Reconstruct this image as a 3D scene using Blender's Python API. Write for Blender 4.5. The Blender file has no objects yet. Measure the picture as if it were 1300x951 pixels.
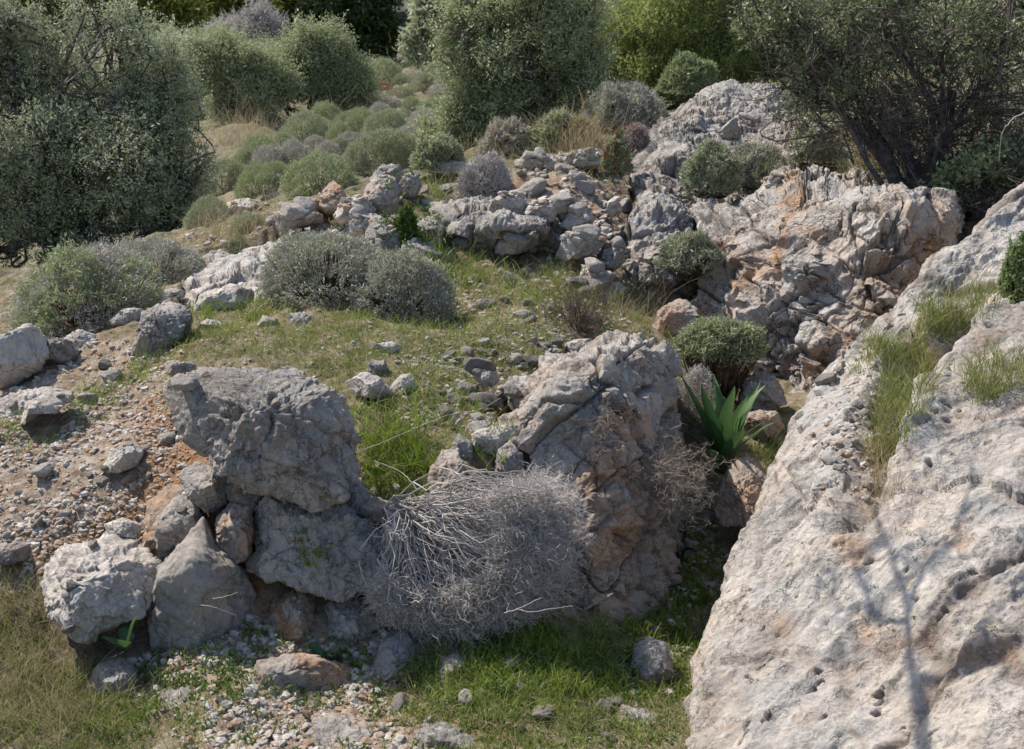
import bpy, math, random, time
_T0 = time.time()
import numpy as np
from mathutils import Vector, Matrix

# ------------------------------------------------------------------ scene, camera
SC = bpy.context.scene
COL = SC.collection
FPX, CX, CY, PITCH = 1786.0, 650.0, 475.5, math.radians(18.3)
cam_d = bpy.data.cameras.new('camera')
cam = bpy.data.objects.new('camera', cam_d)
COL.objects.link(cam)
cam.location = (0, 0, 0)
cam.rotation_euler = (math.pi / 2 - PITCH, 0, 0)
cam_d.sensor_width = 36.0
cam_d.lens = 36.0 * FPX / 1300.0
cam_d.clip_start, cam_d.clip_end = 0.05, 2000.0
cam_d.dof.use_dof = True
cam_d.dof.focus_distance = 6.6
cam_d.dof.aperture_fstop = 10.0
SC.camera = cam
CP, SP = math.cos(PITCH), math.sin(PITCH)
FWD = np.array([0, CP, -SP]); UP = np.array([0, SP, CP]); RIGHT = np.array([1.0, 0, 0])


def ray(px, py):
    return RIGHT * (px - CX) / FPX - UP * (py - CY) / FPX + FWD


def P(px, py, Y):
    """the point seen at photo pixel (px, py) that stands Y metres in front of the camera"""
    r = ray(px, py)
    return r * (Y / r[1])


def proj(p):
    p = np.asarray(p, float)
    d = p @ FWD
    return CX + FPX * (p @ RIGHT) / d, CY - FPX * (p @ UP) / d


# ------------------------------------------------------------------ noise
_pr = np.random.RandomState(11)
_perm = _pr.permutation(256)
_perm = np.concatenate([_perm, _perm, _perm])
_grad = _pr.normal(size=(256, 3)); _grad /= np.linalg.norm(_grad, axis=1)[:, None]
_rnd3 = _pr.rand(256, 3); _rv3 = _pr.normal(size=(256, 3))


def _hash(i, j, k):
    return _perm[_perm[_perm[i & 255] + (j & 255)] + (k & 255)]


def perlin(p, seed=0):
    p = p + np.array([seed * 17.31, seed * 9.77, seed * 5.13])
    i = np.floor(p).astype(np.int64); f = p - i
    u = f * f * f * (f * (f * 6 - 15) + 10)
    out = 0
    for a in (0, 1):
        wa = u[:, 0] if a else 1 - u[:, 0]
        for b in (0, 1):
            wb = u[:, 1] if b else 1 - u[:, 1]
            for c in (0, 1):
                wc = u[:, 2] if c else 1 - u[:, 2]
                g = _grad[_hash(i[:, 0] + a, i[:, 1] + b, i[:, 2] + c)]
                d = g[:, 0] * (f[:, 0] - a) + g[:, 1] * (f[:, 1] - b) + g[:, 2] * (f[:, 2] - c)
                out = out + wa * wb * wc * d
    return out * 1.5


def fbm(p, octv=5, seed=0, gain=0.5, lac=2.07):
    o = 0; a = 1.0; t = 0
    for k in range(octv):
        o = o + a * perlin(p * lac ** k, seed + k * 3); t += a; a *= gain
    return o / t


def ridged(p, octv=4, seed=0, gain=0.5):
    o = 0; a = 1.0; t = 0
    for k in range(octv):
        o = o + a * (1 - np.abs(perlin(p * 2.1 ** k, seed + k * 5)) * 2) ** 2; t += a; a *= gain
    return o / t - 0.45


def worley(p, seed=0):
    """distance to nearest, second nearest feature, hash and offset to the nearest"""
    p = p + seed * 13.7
    i = np.floor(p).astype(np.int64); f = p - i
    n = len(p)
    d1 = np.full(n, 9.0); d2 = np.full(n, 9.0); h1 = np.zeros(n, int); off = np.zeros((n, 3))
    for a in (-1, 0, 1):
        for b in (-1, 0, 1):
            for c in (-1, 0, 1):
                h = _hash(i[:, 0] + a, i[:, 1] + b, i[:, 2] + c)
                v = _rnd3[h] + np.array([a, b, c]) - f
                d = np.sqrt((v * v).sum(1))
                near = d < d1
                d2 = np.where(near, d1, np.minimum(d2, d))
                d1 = np.where(near, d, d1)
                h1 = np.where(near, h, h1)
                off = np.where(near[:, None], v, off)
    return d1, d2, h1, off


def facet(p, seed=0, tilt=0.6, k=60.0):
    """broken, blocky relief: every cell is a tilted plane of its own, meeting its neighbours along a narrow edge"""
    p = p + seed * 13.7
    i = np.floor(p).astype(np.int64); f = p - i
    n = len(p)
    num = np.zeros(n); den = np.zeros(n); d1 = np.full(n, 9.0); d2 = np.full(n, 9.0)
    for a in (-1, 0, 1):
        for b in (-1, 0, 1):
            for c in (-1, 0, 1):
                h = _hash(i[:, 0] + a, i[:, 1] + b, i[:, 2] + c)
                v = _rnd3[h] + np.array([a, b, c]) - f
                d = np.sqrt((v * v).sum(1))
                w = np.exp(-k * d)
                num += w * (-(_rv3[h] * v).sum(1) * tilt + (_rnd3[h, 0] - 0.5) * 1.1); den += w
                d2 = np.where(d < d1, d1, np.minimum(d2, d)); d1 = np.minimum(d1, d)
    return num / np.maximum(den, 1e-30), np.clip((d2 - d1) / 0.10, 0, 1)


def rotm(seed):
    r = np.random.RandomState(seed); q, _ = np.linalg.qr(r.normal(size=(3, 3)))
    return q


def joints(p, size, seed, rot=None, warp=0.22, edge=0.07):
    """blocks between three sets of fractures: a height and tilt per block, and how far inside its block a point is"""
    w = p + warp * max(size) * 0.8 * np.stack([fbm(p / max(size) * 1.1, 4, seed + 1), fbm(p / max(size) * 1.1, 4, seed + 4), fbm(p / max(size) * 1.1, 4, seed + 7)], 1) * 2
    q = (w @ (rotm(seed) if rot is None else rot)) / np.array(size) + seed * 3.3
    # every course of blocks is shifted against its neighbours
    q[:, 0] += 0.5 * _rnd3[np.floor(q[:, 1]).astype(int) & 255, 0]
    q[:, 2] += 0.7 * _rnd3[np.floor(q[:, 0]).astype(int) & 255, 1]
    i = np.floor(q).astype(np.int64); f = q - i
    h = _hash(i[:, 0], i[:, 1], i[:, 2])
    dd = (np.minimum(f, 1 - f) * np.array(size) / min(size)).min(1)
    e = np.clip(dd / edge, 0, 1); e = e * e * (3 - 2 * e)
    v = (_rnd3[h, 0] - 0.5) + ((f - 0.5) * _rv3[h]).sum(1) * 0.45
    return v, e


# ------------------------------------------------------------------ meshes
def new_mesh(name, V, F, mat=None, smooth=True, attrs=None):
    V = np.ascontiguousarray(V, dtype=np.float32)
    me = bpy.data.meshes.new(name)
    if not isinstance(F, list):
        F = [F]
    F = [f for f in F if len(f)]
    me.vertices.add(len(V)); me.vertices.foreach_set('co', V.ravel())
    nl = sum(f.size for f in F); npoly = sum(len(f) for f in F)
    me.loops.add(nl); me.polygons.add(npoly)
    me.loops.foreach_set('vertex_index', np.concatenate([f.ravel() for f in F]).astype(np.int32))
    tot = np.concatenate([np.full(len(f), f.shape[1]) for f in F]).astype(np.int32)
    st = np.concatenate([[0], np.cumsum(tot)[:-1]]).astype(np.int32)
    me.polygons.foreach_set('loop_start', st)
    me.polygons.foreach_set('loop_total', tot)
    me.polygons.foreach_set('use_smooth', np.full(npoly, bool(smooth)))
    for k, v in (attrs or {}).items():
        a = me.attributes.new(k, 'FLOAT', 'POINT')
        a.data.foreach_set('value', np.ascontiguousarray(v, dtype=np.float32))
    me.update(calc_edges=True)
    if mat:
        me.materials.append(mat)
    return me


def link(name, me, loc=(0, 0, 0), parent=None):
    o = bpy.data.objects.new(name, me)
    COL.objects.link(o)
    o.location = loc
    if parent is not None:
        o.parent = parent
    return o


def tag(o, label=None, cat=None, group=None, kind=None):
    if label: o['label'] = label
    if cat: o['category'] = cat
    if group: o['group'] = group
    if kind: o['kind'] = kind
    return o


def empty(name, loc, label, cat, group=None):
    o = bpy.data.objects.new(name, None)
    COL.objects.link(o)
    o.location = loc; o.empty_display_size = 0.1
    return tag(o, label, cat, group)


def copy_tree(o, parent=None):
    c = o.copy(); COL.objects.link(c)
    if parent is not None:
        c.parent = parent
    for ch in list(o.children):
        copy_tree(ch, c)
    return c


_ico = {}
def ico(sub):
    if sub not in _ico:
        import bmesh
        bm = bmesh.new(); bmesh.ops.create_icosphere(bm, subdivisions=sub, radius=1.0)
        V = np.array([v.co[:] for v in bm.verts]); F = np.array([[v.index for v in f.verts] for f in bm.faces])
        bm.free(); _ico[sub] = (V / np.linalg.norm(V, axis=1)[:, None], F)
    return _ico[sub]


def unit(v):
    return v / np.maximum(np.linalg.norm(v, axis=-1, keepdims=True), 1e-9)


def tubes(pts, rad, sides=4):
    """pts (M,K,3), rad (M,K): M tapered tubes in one vertex and face array"""
    M, K, _ = pts.shape
    t = np.gradient(pts, axis=1) if K > 2 else np.repeat(pts[:, 1:] - pts[:, :1], 2, axis=1)
    t = unit(t)
    ref = np.where(np.abs(t[..., 2:3]) > 0.9, np.array([1.0, 0, 0]), np.array([0, 0, 1.0]))
    a = unit(np.cross(t, ref)); b = np.cross(t, a)
    ang = np.arange(sides) * 2 * math.pi / sides
    V = pts[:, :, None, :] + rad[:, :, None, None] * (a[:, :, None, :] * np.cos(ang)[None, None, :, None] + b[:, :, None, :] * np.sin(ang)[None, None, :, None])
    idx = np.arange(M * K * sides).reshape(M, K, sides)
    nx = np.roll(idx, -1, axis=2)
    F = np.stack([idx[:, :-1], nx[:, :-1], nx[:, 1:], idx[:, 1:]], axis=-1).reshape(-1, 4)
    return V.reshape(-1, 3), F


class Bag:
    """collects vertex/face arrays into one mesh"""
    def __init__(s): s.V = []; s.F = {}; s.n = 0; s.T = []
    def add(s, V, F, tint=None):
        s.V.append(V); s.F.setdefault(F.shape[1], []).append(F + s.n); s.n += len(V)
        s.T.append(np.full(len(V), 0.5) if tint is None else tint)
    def build(s, name, mat, smooth=True, loc=(0, 0, 0), parent=None):
        V = np.concatenate(s.V) - np.array(loc if parent is None else (0, 0, 0))
        me = new_mesh(name, V, [np.concatenate(f) for f in s.F.values()], mat, smooth, {'tint': np.concatenate(s.T)})
        return link(name, me, loc if parent is None else (0, 0, 0), parent)


def leaves(base, d, ln, wd, rs, curl=0.0, mid=0.45):
    """rhombic leaves as quads"""
    n = len(base)
    d = unit(d)
    s = unit(np.cross(d, unit(rs.normal(size=(n, 3)))))
    ln = np.broadcast_to(ln, (n,))[:, None]; wd = np.broadcast_to(wd, (n,))[:, None]
    nn = np.cross(d, s)
    m = base + d * ln * mid + nn * ln * curl
    V = np.stack([base, m + s * wd, base + d * ln, m - s * wd], axis=1).reshape(-1, 3)
    F = np.arange(4 * n).reshape(n, 4)
    return V, F, np.repeat(rs.rand(n), 4)


def grow(start, d, ln, K, rs, wob=0.3, lift=0.0):
    """M wandering paths of K points"""
    M = len(start); pts = np.zeros((M, K, 3)); pts[:, 0] = start
    d = unit(d); step = (np.broadcast_to(ln, (M,)) / (K - 1))[:, None]
    for k in range(1, K):
        d = unit(d + wob * rs.normal(size=(M, 3)) + np.array([0, 0, lift]))
        pts[:, k] = pts[:, k - 1] + d * step
    return pts


def sprout(par, n, rs, lo=0.3, hi=1.0, spread=0.8):
    """n child starts and directions on parent paths"""
    M, K, _ = par.shape
    i = rs.randint(0, M, n); t = lo + (hi - lo) * rs.rand(n); k = np.minimum((t * (K - 1)).astype(int), K - 2)
    f = (t * (K - 1) - k)[:, None]
    s = par[i, k] * (1 - f) + par[i, k + 1] * f
    d = unit(par[i, k + 1] - par[i, k])
    return s, unit(d + spread * rs.normal(size=(n, 3))), i, t


# ------------------------------------------------------------------ materials
def srgb(r, g, b):
    f = lambda c: (c / 255 / 12.92) if c / 255 < 0.04045 else ((c / 255 + 0.055) / 1.055) ** 2.4
    return (f(r), f(g), f(b), 1.0)


class NT:
    def __init__(s, name):
        s.m = bpy.data.materials.new(name); s.m.use_nodes = True
        s.t = s.m.node_tree; s.t.nodes.clear()
        s.out = s.n('ShaderNodeOutputMaterial')
    def n(s, ty, **kw):
        nd = s.t.nodes.new(ty)
        for k, v in kw.items():
            if k.startswith('i_'):
                nd.inputs[k[2:].replace('_', ' ')].default_value = v
            else:
                setattr(nd, k, v)
        return nd
    def l(s, a, b): s.t.links.new(a, b)
    def noise(s, vec, scale, detail=5, rough=0.55, dist=0.0):
        n = s.n('ShaderNodeTexNoise', i_Scale=scale, i_Detail=detail, i_Roughness=rough, i_Distortion=dist)
        s.l(vec, n.inputs['Vector']); return n.outputs['Fac']
    def ramp(s, fac, stops, interp='LINEAR'):
        r = s.n('ShaderNodeValToRGB'); s.l(fac, r.inputs['Fac'])
        r.color_ramp.interpolation = interp
        e = r.color_ramp.elements
        while len(e) < len(stops): e.new(0.5)
        for q, (p, c) in zip(e, stops):
            q.position = p; q.color = c if len(c) == 4 else (*c, 1)
        return r.outputs['Color']
    def mix(s, fac, a, b, mode='MIX'):
        m = s.n('ShaderNodeMix', data_type='RGBA', blend_type=mode)
        for sock, v in ((m.inputs[0], fac), (m.inputs[6], a), (m.inputs[7], b)):
            if isinstance(v, (int, float)): sock.default_value = v
            elif isinstance(v, tuple): sock.default_value = v if len(v) == 4 else (*v, 1)
            else: s.l(v, sock)
        return m.outputs[2]
    def math(s, op, a, b=0.0, clamp=False):
        m = s.n('ShaderNodeMath', operation=op, use_clamp=clamp)
        for k, v in enumerate((a, b)):
            if isinstance(v, (int, float)): m.inputs[k].default_value = v
            else: s.l(v, m.inputs[k])
        return m.outputs[0]
    def coords(s, jitter=True):
        tc = s.n('ShaderNodeTexCoord')
        if not jitter: return tc.outputs['Object']
        oi = s.n('ShaderNodeObjectInfo')
        c = s.n('ShaderNodeVectorMath', operation='SCALE'); c.inputs[0].default_value = (37.0, 21.0, 53.0)
        s.l(oi.outputs['Random'], c.inputs['Scale'])
        a = s.n('ShaderNodeVectorMath', operation='ADD')
        s.l(tc.outputs['Object'], a.inputs[0]); s.l(c.outputs[0], a.inputs[1])
        return a.outputs[0]
    def attr(s, name):
        return s.n('ShaderNodeAttribute', attribute_name=name).outputs['Fac']
    def bsdf(s, col, rough=0.85, bump=None, spec=0.25):
        b = s.n('ShaderNodeBsdfPrincipled')
        s.l(col, b.inputs['Base Color']) if not isinstance(col, tuple) else setattr(b.inputs['Base Color'], 'default_value', col)
        b.inputs['Roughness'].default_value = rough
        b.inputs['Specular IOR Level'].default_value = spec
        if bump is not None: s.l(bump, b.inputs['Normal'])
        return b
    def bump(s, h, strength=0.5, dist=0.02, prev=None):
        b = s.n('ShaderNodeBump', i_Strength=strength, i_Distance=dist)
        s.l(h, b.inputs['Height'])
        if prev is not None: s.l(prev, b.inputs['Normal'])
        return b.outputs['Normal']
    def done(s, b):
        s.l(b.outputs[0], s.out.inputs['Surface']); return s.m


RUST = (0.40, 0.185, 0.075, 1)
SOIL = (0.27, 0.145, 0.075, 1)


def rock_mat(name, dark=0.19, mid=0.33, pale=0.52, warm=0.3, rust=0.4, lichen=0.5, fine=1.0, scale=1.0, bump=0.6, crev=0.6, crackc=0.6, streak=0.0):
    """weathered limestone: greys, pale patches, warm stain, rust, black lichen flecks"""
    q = NT(name); v = q.coords()
    g = lambda a, w: (a * (1.015 + 0.06 * w), a * (0.99 - 0.02 * w), a * (0.955 - 0.12 * w), 1)
    n1 = q.noise(v, 3.2 * scale, 9, 0.66, 0.4)
    base = q.ramp(n1, [(0.30, g(dark, 0.2)), (0.46, g(mid, 0.3)), (0.60, g((mid + pale) / 2, 0.6)), (0.74, g(pale, 0.8))])
    # warm pinkish stain
    nw = q.noise(v, 2.1 * scale, 5, 0.6, 0.6)
    wm = q.ramp(nw, [(0.42, (0, 0, 0)), (0.64, (warm, warm, warm))])
    base = q.mix(wm, base, (0.50, 0.345, 0.235, 1))
    # blue-grey fresh patches
    nb = q.noise(v, 4.3 * scale, 4, 0.6, 0.3)
    base = q.mix(q.ramp(nb, [(0.58, (0, 0, 0)), (0.68, (0.45, 0.45, 0.45))]), base, (0.30, 0.315, 0.335, 1))
    # rust
    nr = q.noise(v, 2.7 * scale, 7, 0.68, 0.8)
    rm = q.ramp(nr, [(0.66 - 0.22 * rust, (0, 0, 0)), (0.76 - 0.1 * rust, (1, 1, 1))])
    rm = q.math('MULTIPLY', rm, min(1.0, rust * 1.3))
    base = q.mix(rm, base, q.ramp(q.noise(v, 30 * scale, 4), [(0.3, SOIL), (0.7, (0.46, 0.25, 0.12, 1))]))
    st = q.math('MULTIPLY', q.attr('stain'), q.ramp(q.noise(v, 7 * scale, 6, 0.7), [(0.36, (0, 0, 0)), (0.56, (1, 1, 1))]), True)
    base = q.mix(st, base, q.ramp(q.noise(v, 22 * scale, 4), [(0.3, (0.36, 0.20, 0.11, 1)), (0.7, (0.50, 0.35, 0.23, 1))]))
    if streak:                            # water stains running down the slope
        mp = q.n('ShaderNodeMapping'); mp.inputs['Rotation'].default_value = (0.9, -0.35, 0.6); mp.inputs['Scale'].default_value = (7.0, 7.0, 0.9)
        q.l(v, mp.inputs['Vector'])
        sm = q.ramp(q.noise(mp.outputs[0], 1.0, 6, 0.65, 0.4), [(0.48, (0, 0, 0)), (0.62, (1, 1, 1))])
        base = q.mix(q.math('MULTIPLY', sm, streak), base, (0.215, 0.205, 0.20, 1))
        sm = q.ramp(q.noise(mp.outputs[0], 1.7, 6, 0.65, 0.4), [(0.60, (0, 0, 0)), (0.70, (1, 1, 1))])
        base = q.mix(q.math('MULTIPLY', sm, streak * 0.8), base, (0.45, 0.27, 0.155, 1))
    # soil held in the cracks
    cv = q.math('MULTIPLY', q.attr('crev'), crev, True)
    base = q.mix(cv, base, q.ramp(q.noise(v, 9 * scale, 4), [(0.42, (0.060, 0.050, 0.040, 1)), (0.66, (0.22, 0.125, 0.07, 1))]))
    # lichen: black flecks and pale crusts
    nl = q.noise(v, 26 * scale, 6, 0.7, 0.5)
    big = q.ramp(q.noise(v, 5 * scale, 3), [(0.40, (0, 0, 0)), (0.60, (1, 1, 1))])
    lm = q.math('MULTIPLY', q.ramp(nl, [(0.54, (0, 0, 0)), (0.64, (1, 1, 1))]), q.math('MULTIPLY', big, lichen), True)
    base = q.mix(lm, base, (0.085, 0.082, 0.078, 1))
    lp = q.math('MULTIPLY', q.ramp(q.noise(v, 17 * scale, 6, 0.7), [(0.60, (0, 0, 0)), (0.68, (1, 1, 1))]), 0.5)
    base = q.mix(lp, base, (0.62, 0.60, 0.56, 1))
    # grain
    ng = q.noise(v, 75 * scale, 4, 0.7)
    base = q.mix(fine, base, q.ramp(ng, [(0.3, (0.80, 0.79, 0.78)), (0.7, (1.14, 1.14, 1.14))]), 'MULTIPLY')
    h1 = q.noise(v, 16 * scale, 8, 0.68, 0.6); h2 = q.noise(v, 70 * scale, 5, 0.65)
    vo = q.n('ShaderNodeTexVoronoi', feature='DISTANCE_TO_EDGE', i_Scale=9.0 * scale)
    wv = q.n('ShaderNodeVectorMath', operation='ADD'); q.l(v, wv.inputs[0])
    nv = q.n('ShaderNodeTexNoise', i_Scale=6.0 * scale, i_Detail=4.0); q.l(v, nv.inputs['Vector'])
    sc = q.n('ShaderNodeVectorMath', operation='SCALE', i_Scale=0.25 / scale); q.l(nv.outputs['Color'], sc.inputs[0]); q.l(sc.outputs[0], wv.inputs[1])
    q.l(wv.outputs[0], vo.inputs['Vector'])
    vo2 = q.n('ShaderNodeTexVoronoi', feature='DISTANCE_TO_EDGE', i_Scale=3.4 * scale)
    nv2 = q.n('ShaderNodeTexNoise', i_Scale=2.6 * scale, i_Detail=6.0, i_Roughness=0.65); q.l(v, nv2.inputs['Vector'])
    sc2 = q.n('ShaderNodeVectorMath', operation='SCALE', i_Scale=0.75 / scale); q.l(nv2.outputs['Color'], sc2.inputs[0])
    wv2 = q.n('ShaderNodeVectorMath', operation='ADD'); q.l(v, wv2.inputs[0]); q.l(sc2.outputs[0], wv2.inputs[1]); q.l(wv2.outputs[0], vo2.inputs['Vector'])
    km = q.ramp(q.noise(v, 1.9 * scale, 4, 0.6), [(0.44, (0, 0, 0)), (0.56, (1, 1, 1))])
    crack = q.math('MAXIMUM', q.ramp(vo.outputs['Distance'], [(0.0, (0, 0, 0)), (0.05, (1, 1, 1))]), q.math('SUBTRACT', 1.0, km))
    crack2 = q.ramp(vo2.outputs['Distance'], [(0.0, (0, 0, 0)), (0.030, (1, 1, 1))])
    base = q.mix(q.math('MULTIPLY', q.math('SUBTRACT', 1.0, q.ramp(vo2.outputs['Distance'], [(0.004, (0, 0, 0)), (0.022, (1, 1, 1))])), crackc), base, (0.075, 0.055, 0.04, 1))
    base = q.mix(q.math('MULTIPLY', q.math('SUBTRACT', 1.0, crack), crackc * 0.55), base, (0.10, 0.08, 0.06, 1))
    rg = q.n('ShaderNodeTexNoise', noise_type='RIDGED_MULTIFRACTAL', i_Scale=7.0 * scale, i_Detail=6.0, i_Roughness=0.6, i_Lacunarity=2.2, i_Distortion=0.5)
    q.l(v, rg.inputs['Vector'])
    b = q.bump(h1, bump, 0.040 / scale)
    b = q.bump(rg.outputs['Fac'], bump * 0.55, 0.020 / scale, b)
    b = q.bump(h2, bump * 0.8, 0.008 / scale, b)
    b = q.bump(crack, bump * 0.45, 0.012 / scale, b)
    b = q.bump(crack2, bump * 0.5, 0.03 / scale, b)
    return q.done(q.bsdf(base, 0.9, b, 0.2))


def leaf_mat(name, a, b, back=None, trans=0.25, rough=0.5, spec=0.35):
    q = NT(name)
    c = q.mix(q.attr('tint'), (*a, 1), (*b, 1))
    if back:
        ge = q.n('ShaderNodeNewGeometry')
        c = q.mix(ge.outputs['Backfacing'], c, (*back, 1))
    p = q.bsdf(c, rough, None, spec)
    if trans:
        t = q.n('ShaderNodeBsdfTranslucent'); q.l(c, t.inputs['Color'])
        mx = q.n('ShaderNodeMixShader', i_Fac=trans)
        q.l(p.outputs[0], mx.inputs[1]); q.l(t.outputs[0], mx.inputs[2])
        return q.done(mx)
    return q.done(p)


def bark_mat(name, a, b, scale=30.0):
    q = NT(name); v = q.coords()
    n = q.noise(v, scale, 5, 0.6)
    c = q.ramp(n, [(0.35, (*a, 1)), (0.65, (*b, 1))])
    return q.done(q.bsdf(c, 0.9, q.bump(n, 0.5, 0.01)))


SUN = unit(np.array([-0.51, 0.38, 0.77]))      # direction towards the sun
# ------------------------------------------------------------------ the ground sheet
GC = [  # (px, py, Y): where the bare ground lies
    (0, 951, 3.95), (300, 951, 3.95), (650, 951, 3.95), (900, 951, 3.95),
    (0, 861, 4.4), (300, 861, 4.4), (600, 861, 4.4), (800, 861, 4.5), (60, 800, 4.7), (830, 820, 4.92),
    (870, 700, 5.75), (930, 610, 6.28), (955, 545, 6.6), (850, 475, 6.95), (855, 440, 7.45), (780, 400, 7.6), (640, 352, 8.35), (700, 365, 8.1), (560, 370, 8.0),
    (450, 430, 6.6), (500, 470, 6.1), (560, 560, 5.45), (400, 480, 6.0), (250, 420, 6.9), (100, 430, 7.2), (0, 500, 6.4), (0, 690, 5.1), (100, 640, 5.3),
    (200, 600, 5.4), (120, 560, 5.8), (620, 430, 6.7), (680, 410, 7.0), (640, 520, 5.85), (600, 600, 5.2), (560, 420, 6.9),
    (280, 630, 5.15), (330, 600, 5.3), (450, 590, 5.3),
    (200, 770, 4.9), (330, 775, 4.85), (450, 775, 4.85), (600, 780, 4.8), (720, 790, 4.8), (80, 745, 4.9),
    (250, 385, 7.8), (400, 330, 8.5), (490, 275, 9.0), (440, 300, 8.7), (300, 270, 11.5), (100, 335, 10), (0, 350, 10), (100, 345, 13), (380, 240, 13),
    (400, 212, 17), (300, 205, 18), (500, 185, 20), (470, 152, 25), (560, 112, 34), (480, 97, 40),
    (540, 255, 9.6), (600, 250, 9.9), (620, 225, 10.3), (720, 190, 10.9), (700, 240, 9.7), (760, 260, 9.5), (850, 150, 12.3), (950, 125, 13), (800, 165, 13), (560, 195, 13),
    (1010, 205, 10.2), (1100, 235, 9.4), (1200, 240, 9.2), (1290, 225, 9.6), (820, 330, 9.2), (900, 320, 9.8), (1000, 300, 9.6),
    (780, 115, 16.5), (650, 150, 18), (900, 105, 17), (950, 128, 15), (1010, 480, 7.6), (1100, 480, 7.2), (1180, 380, 7.9), (760, 330, 8.8),
]
GP = [P(*c) for c in GC] + [np.array(c, float) for c in [
    (1.6, 4.0, -2.4), (2.6, 4.6, -2.25), (1.3, 5.2, -2.5), (2.6, 6.5, -2.2), (1.6, 3.0, -2.5), (4.5, 6, -1.5), (4, 3, -1.9), (6, 9, -1.3), (8, 15, -0.6), (14, 15, 0.6), (-4, 5, -2.75), (-4, 8, -2.7), (-8, 10, -3.4), (-14, 15, -4.6), (0, 0, -2.2), (-6, 0, -2.9), (6, 0, -1.6), (0, -8, -1.6), (-14, -8, -3.6), (14, -8, -0.8),
    (0, 60, -5.2), (-20, 60, -5.6), (20, 60, -2.2), (12, 35, -1.8), (-12, 35, -5.0), (0, 90, -6), (-40, 90, -5), (40, 90, 2), (0, 130, 0), (-70, 130, 2), (70, 130, 12), (0, 220, 26), (-120, 220, 28), (120, 220, 40), (-70, 40, -9), (70, 40, 12), (-150, 0, -16), (150, 0, 26), (0, -100, 6), (-150, 330, 60), (150, 330, 70), (0, 330, 58)]]
GP = np.array(GP)


def _tps(r2):
    return 0.5 * r2 * np.log(np.maximum(r2, 1e-12))


def _warp(xy):          # compress far distances so that near and far points weigh alike
    x, y = xy[:, 0], xy[:, 1]
    r = np.hypot(x, y) + 1e-6
    s = np.log1p(r / 4.0) * 4.0 / r
    return np.stack([x * s, y * s], 1)


_gw = _warp(GP[:, :2])
_d = ((_gw[:, None] - _gw[None]) ** 2).sum(-1)
_n = len(GP)
_A = np.zeros((_n + 3, _n + 3)); _A[:_n, :_n] = _tps(_d) + np.eye(_n) * 0.004
_A[:_n, _n] = 1; _A[:_n, _n + 1:] = _gw; _A[_n, :_n] = 1; _A[_n + 1:, :_n] = _gw.T
_c = np.linalg.solve(_A, np.concatenate([GP[:, 2], np.zeros(3)]))


def ground_z(xy):
    xy = np.asarray(xy, float); out = np.zeros(len(xy)); w = _warp(xy)
    for a in range(0, len(xy), 20000):
        q = w[a:a + 20000]
        d = ((q[:, None] - _gw[None]) ** 2).sum(-1)
        out[a:a + 20000] = _tps(d) @ _c[:_n] + _c[_n] + q @ _c[_n + 1:]
    return out


def ground_mat():
    q = NT('soil'); v = q.coords(False)
    n1 = q.noise(v, 1.6, 7, 0.62, 0.4); n2 = q.noise(v, 14, 7, 0.7); n3 = q.noise(v, 75, 4, 0.7)
    soil = q.ramp(n2, [(0.30, (0.15, 0.105, 0.072)), (0.46, (0.28, 0.21, 0.155)), (0.60, (0.40, 0.335, 0.275)), (0.75, (0.47, 0.43, 0.38))])
    red = q.ramp(q.noise(v, 2.3, 6, 0.65, 0.5), [(0.54, (0, 0, 0)), (0.68, (0.7, 0.7, 0.7))])
    red = q.math('MAXIMUM', red, q.attr('earth'))
    soil = q.mix(red, soil, q.ramp(n2, [(0.3, (0.20, 0.10, 0.05)), (0.65, (0.40, 0.235, 0.135))]))
    moss = q.ramp(n1, [(0.47, (0, 0, 0)), (0.60, (1, 1, 1))])
    green = q.ramp(n2, [(0.3, (0.06, 0.058, 0.026)), (0.46, (0.12, 0.115, 0.05)), (0.58, (0.20, 0.165, 0.10)), (0.7, (0.32, 0.27, 0.20))])
    veg = q.attr('veg')
    cover = q.ramp(q.noise(v, 2.2, 7, 0.7), [(0.36, (0.075, 0.085, 0.042)), (0.52, (0.125, 0.135, 0.07)), (0.70, (0.21, 0.185, 0.115))])
    green = q.mix(q.attr('far'), green, cover)
    c = q.mix(q.math('MULTIPLY', q.math('ADD', q.math('MULTIPLY', moss, 0.35), 0.65), veg, True), soil, green)
    c = q.mix(0.8, c, q.ramp(n3, [(0.3, (0.6, 0.6, 0.6)), (0.7, (1.3, 1.3, 1.3))]), 'MULTIPLY')
    b = q.bump(n2, 0.7, 0.04); b = q.bump(n3, 0.6, 0.01, b)
    return q.done(q.bsdf(c, 0.95, b, 0.1))


def in_poly(x, y, poly):
    x = np.asarray(x); y = np.asarray(y); r = np.zeros(x.shape, bool)
    n = len(poly)
    for i in range(n):
        x0, y0 = poly[i]; x1, y1 = poly[(i + 1) % n]
        c = ((y0 > y) != (y1 > y)) & (x < (x1 - x0) * (y - y0) / ((y1 - y0) or 1e-9) + x0)
        r ^= c
    return r


POLY_SCREE = [(-260, 560), (0, 470), (70, 430), (130, 425), (170, 440), (235, 450), (260, 520), (215, 560), (260, 640), (200, 720), (60, 710), (-60, 720), (-260, 740)]
POLY_RUBBLE = [(640, 270), (600, 250), (660, 215), (750, 180), (800, 200), (800, 300), (770, 380), (730, 330)]


def geo(a, b, n):
    return a * (b / a) ** (np.arange(1, n + 1) / n)


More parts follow.
